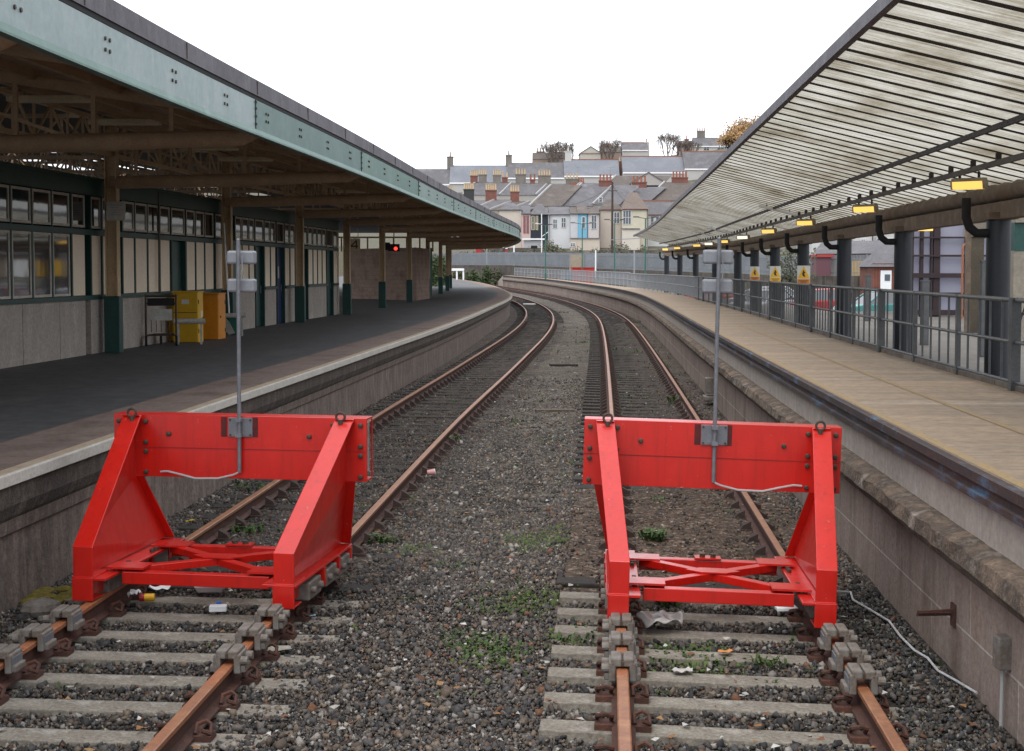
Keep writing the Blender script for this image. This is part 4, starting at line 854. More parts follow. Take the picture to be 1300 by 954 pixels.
# ------------------------------------------------------------------ buffer stops
def ground_point(u,v,z):   # where the line of sight of a point in the photograph meets height z
    P_=math.atan(90/1800); a=(u-650)/1800; b=-(v-432)/1800; y=math.cos(P_)+b*math.sin(P_); zz=-math.sin(P_)+b*math.cos(P_); t=(z-EYE)/zz
    return Vector((a*t,y*t,z))
def buffer_stop(loc,yaw,roll,label,mirror):
    t=thing('buffer_stop',label,'buffer stop',loc,(0,roll,yaw)); t.scale=(mirror,1,1)
    m=MB(); m.box((0,-.01,1.07),(2.16,.02,.54)); m.box((0,.09,1.333),(2.16,.20,.016)); m.box((0,.09,.808),(2.16,.20,.016)); m.box((0,.10,1.07),(2.10,.02,.50))
    for x in (-1.04,-.5,0,.5,1.04): m.box((x,.05,1.07),(.015,.11,.50))
    m.box((-1.073,.19,1.07),(.012,.012,.5)); m.box((1.073,.19,1.07),(.012,.012,.5))
    bm=m.build('beam',red,t,local=True,bevel=.003)
    m=MB(); m.box((0,-.022,1.055),(2.155,.004,.006)); m.build('plate_seam',M('seam_shadow',(.36,.012,.010),sc=3) if 'seam_shadow' not in bpy.data.materials else bpy.data.materials['seam_shadow'],bm,local=True)  # dark red strip marks the joint of the two plates
    om=bpy.data.materials.get('old_paint_mark') or M('old_paint_mark',(.16,.012,.012),(.08,.01,.01),sc=8)  # darker red for the shade painted either side of the mast plate
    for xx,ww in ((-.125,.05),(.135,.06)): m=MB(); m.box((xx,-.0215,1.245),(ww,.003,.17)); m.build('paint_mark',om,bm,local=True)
    m=MB(); m.box((0,.205,1.07),(2.09,.02,.42)); m.build('rubbing_pad',wht2,t,local=True)
    def bolt(x,z,y=-.02,r=.021): m=MB(); m.tube([(x,y,z),(x,y-.02,z),(x,y-.026,z)],[r,r,r*.6],8); return m
    for x in (-.60,.60): bolt(x,1.175).build('bolt',darkbolt,t,local=True)
    for s in (-1,1):
        for x in (s*.80,s*1.03):
            for z in (1.28,1.10,1.02,.84): bolt(x,z).build('bolt',darkbolt,t,local=True)
    for s in (-1,1):
        fr=MB(); XT,XB=s*.905,s*.775; w=.078
        def ln(q0,q1,w0=w,th=.02):   # flange plate between two points of the side outline
            (xa,ya,za),(xb,yb,zb)=q0,q1; d=Vector((0,yb-ya,zb-za)).normalized(); n=Vector((0,-d.z,d.y))*th
            a0=Vector((xa-w0,ya,za)); a1=Vector((xa+w0,ya,za)); b0=Vector((xb-w0,yb,zb)); b1=Vector((xb+w0,yb,zb)); fr.hexa([a0,a1,a1+n,a0+n,b0,b1,b1+n,b0+n])
        T_=(XT,-.06,1.335); K=(XB,-1.34,.44); F_=(XB,-1.34,.20); 
        ln(T_,K); ln(K,F_); 
        fr.box((XB,-1.345,.105),(w*2+.006,.02,.18)); fr.box((XB,-1.20,.198),(w*2,.30,.014)); fr.box((XB,-1.24,.022),(w*2,.2,.012)); fr.box((XB+s*.0,-1.1,.10),(.02,.26,.16))
        fr.hexa([(XT-.075,-.022,1.30),(XT+.075,-.022,1.30),(XT+.075,-.04,1.30),(XT-.075,-.04,1.30),(XT-.075,-.022,1.335),(XT+.075,-.022,1.335),(XT+.075,-.09,1.335),(XT-.075,-.09,1.335)])
        b_=fr.build('side_frame',red,t,local=True,bevel=.004)
        m=MB(); o1=Vector((s*.008,0,0))
        pts=[Vector((XT,-.05,1.315)),Vector((XB,-1.32,.43)),Vector((XB,-1.32,.205)),Vector((XB,.33,.205)),Vector((XT,-.0,.82))]
        q=len(m.v); m.v+=[tuple(p_-o1) for p_ in pts]+[tuple(p_+o1) for p_ in pts]; m.f+=[(q,q+1,q+2,q+3,q+4),(q+9,q+8,q+7,q+6,q+5)]+[(q+i,q+5+i,q+5+(i+1)%5,q+(i+1)%5) for i in range(5)]
        m.build('web_plate',red,b_,local=True)
        m=MB(); d0,d1=Vector((XT,.01,1.3)),Vector((XT,.0,.82)); 
        m.hexa([(XT-w,-.022,.80),(XT+w,-.022,.80),(XT+w,-.004,.80),(XT-w,-.004,.80),(XT-w,-.022,1.32),(XT+w,-.022,1.32),(XT+w,-.0212,1.32),(XT-w,-.0212,1.32)])
        m.hexa([(XB-w,.33,.2),(XB+w,.33,.2),(XB+w,.35,.2),(XB-w,.35,.2),(XT-w,-.018,.80),(XT+w,-.018,.80),(XT+w,.002,.80),(XT-w,.002,.80)]); m.build('rear_flange',red,b_,local=True)
        m=MB(); m.box((XB-s*.04,-.49,.182),(.26,1.68,.022)); bp=m.build('base_plate',red,t,local=True,bevel=.004)
        for yy in (-1.03,-.95,-.87,-.79,-.30,-.22,-.14,-.06): m=MB(); m.cyl((XB-s*.13,yy,.19),(XB-s*.13,yy,.222),.020,6); m.build('bolt',darkbolt,t,local=True)
        for yy in (-.55,-.1,.28): m=MB(); m.box((XB+s*.02,yy,.10),(.16,.05,.15)); m.build('skid_stub',red,t,local=True)
        m=MB()
        for yy in (-.82,-.34,.08): m.box((XB+s*.02,yy,.065),(.15,.34,.14)); m.cyl((XB+s*.09,yy-.1,.07),(XB+s*.13,yy-.1,.07),.03,8); m.cyl((XB+s*.09,yy+.1,.07),(XB+s*.13,yy+.1,.07),.03,8)
        m.build('brake_shoe',greyiron,t,local=True,bevel=.012)
        m=MB(); m.tube([(XT-s*.02+.036*math.sin(a),-.11,1.36+.036*math.cos(a)) for a in [2*math.pi*i/18 for i in range(19)]],.0105,8,cap=False); m.cyl((XT-s*.02,-.11,1.29),(XT-s*.02,-.11,1.335),.02,8); m.build('lifting_eye',darkbolt,t,local=True,smooth=True)
        for yy in (-.97,-.06):
            m=MB(); m.box((s*.56,yy,.222),(.30,.22,.016)); g_=m.build('gusset',red,t,local=True)
    m=MB(); m.box((0,-1.03,.145),(1.16,.09,.10)); m.build('tie_bar',red,t,local=True,bevel=.006)
    m=MB(); m.box((0,0,.16),(1.16,.09,.10)); m.build('tie_bar',red,t,local=True,bevel=.006)
    for a,b in (((-.55,-.97),(.55,-.06)),((-.55,-.06),(.55,-.97))):
        m=MB(); m.bar((a[0],a[1],.185+(.002 if a[1]<-.5 else 0)),(b[0],b[1],.185+(.002 if a[1]<-.5 else 0)),.085,.06); m.build('diagonal_brace',red,t,local=True,bevel=.004)
    m=MB(); m.prism([(-.22,-.515),(-.1,-.60),(.1,-.60),(.22,-.515),(.1,-.43),(-.1,-.43)],'z',.221,.232); m.build('centre_plate',red,t,local=True)
    m=MB(); m.box((.0,0,.225),(.22,.12,.014)); cpz=m.build('small_plate',red,t,local=True)
    for x in (-.045,.045): m=MB(); m.cyl((x,0,.23),(x,0,.26),.026,6); m.build('bolt',darkbolt,cpz,local=True)
    return t
B1=(-2.35,12.15,.0); B2=(1.605,11.58,.0)
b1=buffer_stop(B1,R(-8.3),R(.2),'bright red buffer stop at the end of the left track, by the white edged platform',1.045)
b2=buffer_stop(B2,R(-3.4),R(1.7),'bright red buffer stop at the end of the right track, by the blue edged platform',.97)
def lamp_mast(loc,yaw,lab,side,lean):
    t=thing('lamp_mast',lab,'lamp mast',loc,(0,lean,yaw))
    m=MB(); m.tube([(0,-.065,.86),(0,-.065,2.84)],.017,10); m.ball((0,-.065,2.845),.018,8,5); m.build('pole',steel,t,local=True,smooth=True)
    m=MB(); m.box((0,-.031,1.245),(.215,.012,.165)); mp=m.build('mounting_plate',steel,t,local=True,bevel=.003)
    for x in (-.09,.09):
        for z in (1.18,1.31): m=MB(); m.cyl((x,-.037,z),(x,-.047,z),.009,6); m.build('bolt',darkbolt,mp,local=True)
    m=MB(); m.box((0,-.075,1.31),(.05,.05,.03)); m.box((0,-.075,1.18),(.05,.05,.03)); m.build('clamp',steel,t,local=True)
    for z in (2.70,2.46):
        m=MB(); m.box((0.0,-.01+.04,z),(.245,.09,.115)); m.build('lamp_box',greyP,t,local=True,bevel=.018)
    m=MB(); m.tube([(.03,-.06,2.72),(.035,-.06,2.6),(.03,-.06,2.5)],.006,5); m.build('conduit',greyP,t,local=True)
    m=MB(); s=side
    m.tube([(0,-.065,.88),(s*.015,-.07,.855),(s*.06,-.06,.835),(s*.2,-.05,.80+.0),(s*.4,-.05,.795),(s*.55,-.05,.83),(s*.65,-.045,.85),(s*.72,-.04,.845)],.009,6); m.build('cable',cable,t,local=True,smooth=True)
    return t
lamp_mast((B1[0]+.02,B1[1],0),R(-8.3),'thin steel mast with two grey lamp boxes on the left buffer stop',-1,R(.2))
lamp_mast((B2[0]+.03,B2[1],0),R(-3.4),'thin steel mast with two grey lamp boxes on the right buffer stop',1,R(1.0))
# friction clamps on the rail heads
def clamp(T,s,y,lab):
    p,tt,n=frame_at(T,y); q=p+n*(s*.7525); t=thing('rail_clamp',lab,'rail clamp',q,(0,0,-math.atan2(tt.x,tt.y)),group='grey friction clamps on the rails')
    m=MB()
    for sx in (-1,1):
        m.box((sx*.066,0,.0),(.045,.20,.13)); m.box((sx*.040,0,.062),(.07,.20,.055)); m.box((sx*.1,0,-.035),(.04,.16,.05))
    m.build('body',greyiron,t,local=True,bevel=.01)
    m=MB(); m.box((0,0,.055),(.016,.21,.03)); m.build('gap_strip',darkbolt,t,local=True)
    for yy in (-.07,.07):
        m=MB(); m.cyl((s*.085,yy,.02),(s*.135,yy,.02),.028,10); m.build('bolt',greyiron,t,local=True)
    m=MB(); m.box((-s*.092,0,.01),(.008,.16,.055)); m.build('stamp_plate',steel,t,local=True)
nm=['nearest to the buffer','middle','nearest to the camera']
for T,s,yy,rail in ((T1,-1,(10.38,9.82,9.27),'outer rail of the left track'),(T1,1,(10.5,9.93,9.36),'inner rail of the left track'),(T2,-1,(10.12,9.6,9.08),'inner rail of the right track'),(T2,1,(9.92,9.40,8.9),'outer rail of the right track')):
    for k,y in enumerate(yy): clamp(T,s,y,'grey clamp on the %s, %s'%(rail,nm[k]) if k!=1 else 'grey clamp on the %s, middle of three'%rail)

# ------------------------------------------------------------------ cables and litter on the ballast
def gcable(pts,lab,r=.009,z=-.15):
    m=MB(); P=[ground_point(u,v,z) for u,v in pts]; m.tube(P,r,6); tag(m.build('cable',M('white_cable',(.62,.62,.64),sc=9),smooth=True),lab,'cable')
gcable([(1062,751),(1080,752),(1083,762),(1104,774),(1129,789),(1143,808),(1161,826),(1178,836),(1191,852),(1213,864),(1240,880)],'pale cable snaking over the ballast beside the right platform wall')
gcable([(-12,756),(0,751),(25,749),(40,740),(45,722),(60,714),(92,723)],'pale cable looping over the ballast beside the left buffer stop')
def item(name,lab,cat,u,v,z=-.17,rz=0): q=ground_point(u,v,z); return thing(name,lab,cat,q,(0,0,rz))
t=item('bottle','clear plastic bottle with a red cap lying by the left platform wall','bottle',216,637,rz=.3); m=MB(); m.tube([(-.02,0,.04),(.03,0,.04),(.06,0,.04),(.17,0,.04),(.19,0,.04)],[.016,.02,.038,.038,.03],12); m.build('body',flat('clear_plastic',(.45,.5,.55),.1),t,local=True,smooth=True); m=MB(); m.cyl((-.06,0,.04),(-.015,0,.04),.024,10); m.build('cap',flat('red_cap',(.6,.03,.02),.4),t,local=True)
t=item('paper_cup','pink and white paper cup lying by the left track','cup',547,604,-.14,.2); m=MB(); m.tube([(-.05,0,.04),(.05,0,.045)],[.032,.045],14); m.build('cup',flat('pink_paper',(.65,.32,.32),.6),t,local=True,smooth=True); m=MB(); m.cyl((.05,0,.045),(.056,0,.046),.047,14); m.build('rim',white,t,local=True)
def sheet(name,lab,cat,u,v,sx,sy,mt,z=-.15,rz=0,seed=1,h=.05):
    t=item(name,lab,cat,u,v,z,rz); r_=random.Random(seed); m=MB(); nx_,ny_=6,5
    for i in range(nx_):
        for j in range(ny_): m.v.append(((i/(nx_-1)-.5)*sx*(1+r_.uniform(-.15,.15)),(j/(ny_-1)-.5)*sy*(1+r_.uniform(-.15,.15)),.02+r_.uniform(0,h)))
    for i in range(nx_-1):
        for j in range(ny_-1): m.f.append((i*ny_+j,(i+1)*ny_+j,(i+1)*ny_+j+1,i*ny_+j+1))
    o=m.build('crumpled_sheet',mt,t,local=True,smooth=True); ss=o.modifiers.new('soft','SUBSURF'); ss.levels=2; ss.render_levels=2; so=o.modifiers.new('thick','SOLIDIFY'); so.thickness=.004
    return t
bagm=flat('pale_plastic_film',(.52,.50,.48),.3)
sheet('plastic_bag','crumpled pale plastic bag on the sleepers of the right track','bag',838,799,.30,.26,bagm,-.14,.3,3,.12)
sheet('wrapper','silver crisp packet on the sleepers under the left buffer stop','wrapper',203,752,.17,.14,white,-.13,.4,5,.06)
sheet('wrapper','white and blue torn wrapper standing by the rail under the left buffer stop','wrapper',171,764,.08,.10,white,-.13,1.2,6,.1)
sheet('wrapper','small yellow wrapper lying beyond the left buffer stop','wrapper',242,665,.10,.07,flat('yellow_film',(.65,.42,.02),.4),-.16,.7,7,.03)
sheet('wrapper','small white paper scrap on the timber sleepers beyond the left buffer stop','paper',437,655,.09,.07,white,-.15,.5,8,.03)
sheet('wrapper','pale blue scrap beside the inner rail of the left track','paper',393,786,.09,.05,flat('blue_film',(.3,.5,.6),.5),-.17,.4,9,.02)
sheet('wrapper','flat white stone sized scrap beside the right buffer stop leg','paper',750,704,.10,.07,white,-.17,.2,10,.03)
sheet('wrapper','orange wrapper between the concrete sleepers of the right track','wrapper',921,832,.10,.06,flat('orange_film',(.6,.25,.08),.5),-.17,.4,11,.02)
sheet('paper','crumpled white paper low in the ballast near the camera','paper',866,858,.14,.08,wht2,-.17,.2,12,.04)
sheet('paper','pale flat card fragment outside the inner rail of the left track','card',354,828,.17,.13,M('card',(.42,.39,.33),sc=6),-.17,.3,13,.02)
t=item('can','yellow and red striped drinks can on a concrete sleeper of the left track','can',187,764,-.15,.1); m=MB(); m.cyl((-.06,0,.035),(.06,0,.035),.032,14); m.build('body',signY,t,local=True,smooth=True); m=MB(); m.cyl((-.062,0,.035),(-.02,0,.035),.0325,14); m.build('red_band',flat('can_red',(.45,.03,.03),.35),t,local=True,smooth=True)
t=item('food_tray','pinkish white foam tray between the sleepers under the left buffer stop','tray',267,751,-.15,.1); m=MB(); m.hexa([(-.10,-.06,0),(.10,-.06,0),(.10,.06,0),(-.10,.06,0),(-.13,-.085,.06),(.13,-.085,.06),(.13,.085,.06),(-.13,.085,.06)]); m.build('tray',flat('pink_foam',(.62,.52,.54),.6),t,local=True,bevel=.01)
t=item('carton','small white carton with a blue cap lying on a sleeper of the left track','carton',277,777,-.15,.1); m=MB(); m.box((0,0,.03),(.14,.07,.05)); m.build('carton',white,t,local=True,bevel=.008); m=MB(); m.box((0,.06,.05),(.04,.03,.04)); m.build('cap',flat('blue_cap',(.03,.15,.5),.4),t,local=True)
t=item('carton','white carton lid by the outer rail under the right buffer stop','carton',998,777,-.15,.05); m=MB(); m.box((0,0,.03),(.17,.11,.03)); m.build('lid',white,t,local=True,bevel=.006)
t=item('stone_slab','rough grey concrete lump beside the outer rail of the left track','concrete lump',52,779,-.17,.4); m=MB(); m.ball((0,0,.04),.17,9,6,(1,.8,.5)); m.build('lump',greyiron,t,local=True)
t=item('moss_patch','bright yellow green moss cushion beside the left buffer stop','moss',70,757,-.17,.4); m=MB(); rs_=random.Random(5)
for i in range(26): a=rs_.uniform(0,6.28); rr_=rs_.uniform(0,1)**.5; m.ball((.34*rr_*math.cos(a),.24*rr_*math.sin(a),.0),rs_.uniform(.05,.10),7,5,(1,1,.4))
m.build('cushion',moss,t,local=True,smooth=True)
t=item('timber_board','short tan timber lying flat across the middle of the ballast','timber',705,523,-.19); m=MB(); m.box((0,0,.02),(.75,.16,.06)); m.build('board',M('tan_timber',(.16,.12,.09),sc=4),t,local=True)
t=item('timber_board','dark old timber lying across the ash between the two tracks farther off','timber',716,465,-.19); m=MB(); m.box((0,0,.02),(.8,.2,.07)); m.build('board',timber,t,local=True)
t=item('cover_slab','pale white slab lying between the rails of the left track at the bend','slab',672,387.5,-.17); m=MB(); m.box((0,0,.05),(1.0,1.4,.12)); m.build('slab',wht2,t,local=True,bevel=.05)
# scraps of paper, leaves: too small and many to count
m=MB(); rs_=random.Random(9); tint=[]
for i in range(700):
    y=8+rs_.random()**1.6*45; x=rs_.uniform(PL(y)+.35,PR(y)-.05); s=rs_.uniform(.012,.035); a=rs_.uniform(0,6.28); z=-.165+rs_.uniform(0,.025)
    c,s_=math.cos(a)*s,math.sin(a)*s; m.quad((x-c,y-s_,z),(x+s_,y-c,z+rs_.uniform(0,.02)),(x+c,y+s_,z+.006),(x-s_,y+c,z+rs_.uniform(0,.02)))
    cc=rs_.choice([(.6,.59,.56),(.45,.43,.4),(.30,.15,.06),(.35,.2,.09),(.22,.1,.05)]); tint+=[cc]*4
o=m.build('litter',stonem); settint(o,np.array(tint)); tag(o,'tiny scraps of paper and dead leaves scattered over the ballast','litter',kind='stuff')
# weeds
m=MB(); rs_=random.Random(21)
def tuft(q,r,n,h):
    for i in range(n):
        a=rs_.uniform(0,6.28); d=r*rs_.random()**.6; b=Vector((q.x+d*math.cos(a),q.y+d*math.sin(a),q.z)); a2=rs_.uniform(0,6.28); hh=h*rs_.uniform(.4,1); w=.008+hh*.05
        dr=Vector((math.cos(a2),math.sin(a2),0)); sd=Vector((-dr.y,dr.x,0))*w; mid=b+dr*hh*.35+Vector((0,0,hh*.7)); tip=b+dr*hh*.9+Vector((0,0,hh*.75))
        m.quad(b-sd*.5,b+sd*.5,mid+sd,mid-sd); m.poly([mid-sd,mid+sd,tip])
for u,v,r,n,h in [(828,690,.14,70,.2),(640,755,.30,40,.05),(655,770,.35,45,.05),(690,742,.3,30,.045),(596,812,.25,60,.06),(625,830,.3,80,.07),(484,690,.16,60,.13),(310,676,.2,60,.12),(380,682,.18,50,.1),(440,672,.2,60,.12),(848,770,.10,40,.14),(880,838,.3,90,.07),(840,832,.25,60,.07),(730,812,.18,30,.09),(978,846,.12,40,.1),(275,618,.4,60,.1),(340,622,.4,60,.1),(572,562,.22,50,.16),(780,445,.3,25,.12),(805,448,.35,30,.12),(790,480,.3,30,.1),(785,505,.3,30,.1),(860,512,.25,40,.2),(742,436,.4,40,.15),(835,640,.1,30,.1),(937,655,.2,30,.08),(670,400,.5,40,.2),(666,372,.9,60,.4),(712,398,.6,50,.2),(735,590,.25,30,.07),(575,720,.25,40,.06),(700,560,.3,40,.06),(660,535,.3,40,.07),(920,545,.3,40,.1),(945,580,.25,30,.1),(815,410,.5,40,.2),(600,770,.2,30,.05)]:
    tuft(ground_point(u,v,-.19),r,n,h)
for i in range(420):
    y=9+rs_.random()**1.2*60; x=rs_.uniform(PL(y)+.3,PR(y)); tuft(Vector((x,y,-.2+zg(y))),.07,4,.055+.001*y)
tag(m.build('weeds',weedG),'small green weeds growing through the ballast','weeds',kind='stuff')
# ------------------------------------------------------------------ far fence, walls, street furniture
def at_d(u,y): return (u-650)/1800*y
def hz(v,y): return 2.6+(342-v)/1800*y
def polyline(pts,step):
    out=[]
    for (a,b) in zip(pts[:-1],pts[1:]):
        a=Vector(a);b=Vector(b); n=max(1,int((b-a).length/step)); out+= [a.lerp(b,i/n) for i in range(n)]
    return out+[Vector(pts[-1])]
FL=[(-22,242,3.3),(-12,228,3.25),(0,203,3.15),(13.5,164,2.55),(27,124,1.95),(34,112,1.9)]
fe=thing('palisade_fence','long grey steel palisade fence on a stone wall across the end of the station','fence',(0,203,3.15),world=True)
m=MB()
for q in polyline(FL,.17): m.box((q.x,q.y,q.z+.95),(.075,.03,1.85))
m.build('pales',galv,fe)
m=MB()
for a,b in zip(FL[:-1],FL[1:]):
    for dz in (.35,1.5): m.bar((a[0],a[1]+.05,a[2]+dz),(b[0],b[1]+.05,b[2]+dz),.05,.06)
m.build('rail',galv,fe)
po=polyline(FL,2.75); 
for q in po: m=MB(); m.box((q.x,q.y+.08,q.z+.95),(.1,.1,1.95)); m.build('post',galv,fe)
wl=thing('retaining_wall','dark rubble stone retaining wall under the grey palisade fence','wall',(0,203.2,0),world=True); m=MB()
for a,b in zip(FL[:-1],FL[1:]): m.hexa([(a[0],a[1]-.2,-.6),(b[0],b[1]-.2,-.6),(b[0],b[1]+.4,-.6),(a[0],a[1]+.4,-.6),(a[0],a[1]-.2,a[2]),(b[0],b[1]-.2,b[2]),(b[0],b[1]+.4,b[2]),(a[0],a[1]+.4,a[2])])
m.build('wall',stone,wl)
# green lamp standards with twin arms
for u,y,vt,arms,lab in ((739,150,285,12,'green lamp standard with twin arms in front of the blue house'),(692.5,158,287,6,'green lamp standard in front of the white house'),(780,140,281,10,'green lamp standard just right of the telegraph pole'),(819,122,278,12,'green lamp standard by the tip of the glass canopy')):
    x=at_d(u,y); z1=hz(vt,y); t=thing('lamp_standard',lab,'lamp post',(x,y,1.2),group='green lamp standards'); h=z1-1.2
    m=MB(); m.tube([(0,0,0),(0,0,1.0),(0,0,1.05),(0,0,h)],[.10,.10,.065,.055],8); m.build('post',greenP,t,local=True); m=MB(); m.bar((-arms*y/1800,0,h+.15),(0,0,h),.06); m.bar((arms*y/1800,0,h+.1),(0,0,h),.06); m.build('arm',railm,t,local=True)
    for s in (-1,1): m=MB(); m.box((s*(arms*y/1800),0,h+.14),(.5,.2,.1)); m.build('lantern',railm,t,local=True)
for u,y,vt,vb,mt,w,lab in ((687.5,198,272,337,white,.12,'tall white pole in front of the black house'),(652.5,206,312,337,white,.2,'short white post on the fence line left of the tall white pole'),(618,206,313,337,railf,.14,'grey post on the fence line right of the red cabinet'),(756,160,318,345,white,.14,'white post beside the pale gate panel'),(805,140,318,345,railf,.14,'pale post below the tip of the glass canopy')):
    t=thing('post',lab,'post',(at_d(u,y),y,hz(vb,y)-.8)); m=MB(); m.bar((0,0,0),(0,0,hz(vt,y)-hz(vb,y)+.8),w,w); m.build('shaft',mt,t,local=True)
    if u==687.5: m=MB(); m.bar((0,0,hz(285,y)-hz(vb,y)+.8),(-.9,0,hz(284,y)-hz(vb,y)+.8),.08); m.bar((0,0,hz(301,y)-hz(vb,y)+.8),(.9,0,hz(295,y)-hz(vb,y)+.8),.08); m.build('arm',white,t,local=True)
t=thing('telegraph_pole','tall brown wooden telegraph pole in front of the beige house','telegraph pole',(at_d(777,205),205,3)); m=MB(); m.tube([(0,0,0),(0,0,hz(232,205)-3)],[.2,.14],8); m.build('pole',bark,t,local=True,smooth=True); m=MB(); m.bar((-.7,0,hz(243,205)-3),(.7,0,hz(243,205)-3),.1); m.build('crossarm',bark,t,local=True); m=MB(); m.bar((-.3,-.2,hz(305,205)-3),(4.2,-.2,hz(303,205)-3),.12); m.build('bracket',railf,t,local=True)
t=thing('road_lamp','dark double headed lamp behind the palisade fence','lamp',(at_d(678,214),214,3)); m=MB(); m.bar((0,0,0),(0,0,hz(317,214)-3),.18); m.build('post',black,t,local=True); m=MB(); m.box((0,0,hz(314,214)-3),(1.0,.3,.45)); m.build('head',black,t,local=True,bevel=.08)
t=thing('cabinet','red cabinet standing behind the palisade fence under the green canopy edge','cabinet',(at_d(608.5,221),221,3)); m=MB(); m.box((0,0,1.6),(1.1,.9,3.0)); m.build('body',flat('cabinet_red',(.5,.03,.03),.5),t,local=True,bevel=.05); m=MB(); m.box((0,-.46,1.6),(.8,.02,2.4)); m.build('door',flat('cabinet_red2',(.42,.03,.03),.5),t,local=True)
t=thing('post','slim red post behind the palisade fence left of the short white post','post',(at_d(643,214),214,3)); m=MB(); m.box((0,0,1.3),(.28,.28,2.7)); m.build('shaft',flat('post_red',(.4,.03,.03),.5),t,local=True); m=MB(); m.box((0,0,2.75),(.34,.34,.16)); m.build('cap',white,t,local=True)
t=thing('skip','bright red container behind the railing in the middle distance','container',(at_d(739.5,152),152,1.0),(0,0,.1)); m=MB(); m.hexa([(-1.1,-.6,0),(1.1,-.6,0),(1.1,.6,0),(-1.1,.6,0),(-1.18,-.7,1.75),(1.18,-.7,1.75),(1.18,.7,1.75),(-1.18,.7,1.75)]); m.build('body',flat('skip_red',(.52,.035,.025),.5),t,local=True); m=MB(); m.box((0,0,1.76),(2.4,1.5,.08)); m.build('rim',flat('skip_rim',(.42,.03,.02),.5),t,local=True)
t=thing('bin','dark blue wheeled bin left of the bright red container','bin',(at_d(722,152),152,1.)); m=MB(); m.hexa([(-.35,-.3,0),(.35,-.3,0),(.35,.3,0),(-.35,.3,0),(-.45,-.4,1.2),(.45,-.4,1.2),(.45,.4,1.2),(-.45,.4,1.2)]); m.build('body',flat('bin_blue',(.02,.09,.16),.5),t,local=True); m=MB(); m.box((0,0,1.24),(.95,.85,.08)); m.build('lid',flat('bin_lid',(.02,.07,.12),.5),t,local=True)
for u,w,mt,lab in ((732,17,M('tan_board',(.42,.35,.27),(.36,.30,.23),sc=.8,bmp=0),'tan boarded panel fixed against the palisade fence'),(750,12,white,'pale grey sheet panel right of the tan boarded panel')):
    y=170; t=thing('board_panel',lab,'panel',(at_d(u,y),y,2.2)); m=MB(); m.box((0,0,1.1),(w*y/1800,.08,2.1)); m.build('board',mt if mt is not white else galv,t,local=True); m=MB(); m.box((-w*y/3600-.05,0,1.1),(.1,.1,2.3)); m.build('post',galv,t,local=True)
t=thing('white_railing','low white railing beyond the last canopy columns on the left','railing',(at_d(577,175),175,1.2)); m=MB(); m.bar((-1.0,0,1.35),(1.2,0,1.35),.35,.3); m.build('top_bar',white,t,local=True)
for x in (-.9,.3,1.1): m=MB(); m.bar((x,0,0),(x,0,1.3),.2); m.build('post',white,t,local=True)

# ------------------------------------------------------------------ houses on the hill
slate=M('slate_roof',(.19,.183,.195),(.135,.13,.14),(.235,.225,.24),sc=.35,rough=.8,bmp=0,fine=.25)
slateB=M('blue_slate_roof',(.225,.235,.265),(.185,.195,.225),sc=.3,rough=.7,bmp=0,fine=.15)
slateD=M('brown_slate_roof',(.165,.14,.125),(.125,.105,.095),(.21,.175,.15),sc=.35,rough=.85,bmp=0,fine=.25)
terr=flat('terracotta',(.34,.12,.075),.8); buff=flat('buff_pot',(.58,.44,.28),.8); chb=M('chimney_brick',(.26,.10,.075),(.2,.08,.06),sc=1,bmp=0); chg=M('chimney_render',(.24,.215,.19),(.19,.17,.15),sc=.6,bmp=0); chd=M('chimney_dark',(.055,.055,.06),sc=.6,bmp=0)
wallm={}
def wm(c): 
    if c not in wallm: wallm[c]=M('render_wall',c,tuple(x*.93 for x in c),sc=.3,rough=.8,bmp=0,fine=.06)
    return wallm[c]
winm=flat('house_window_glass',(.10,.115,.14),.15); winf=flat('house_window_frame',(.66,.66,.66),.5); redf=flat('red_window_frame',(.40,.13,.12),.5); yelf=flat('pale_yellow_frame',(.60,.52,.34),.5)
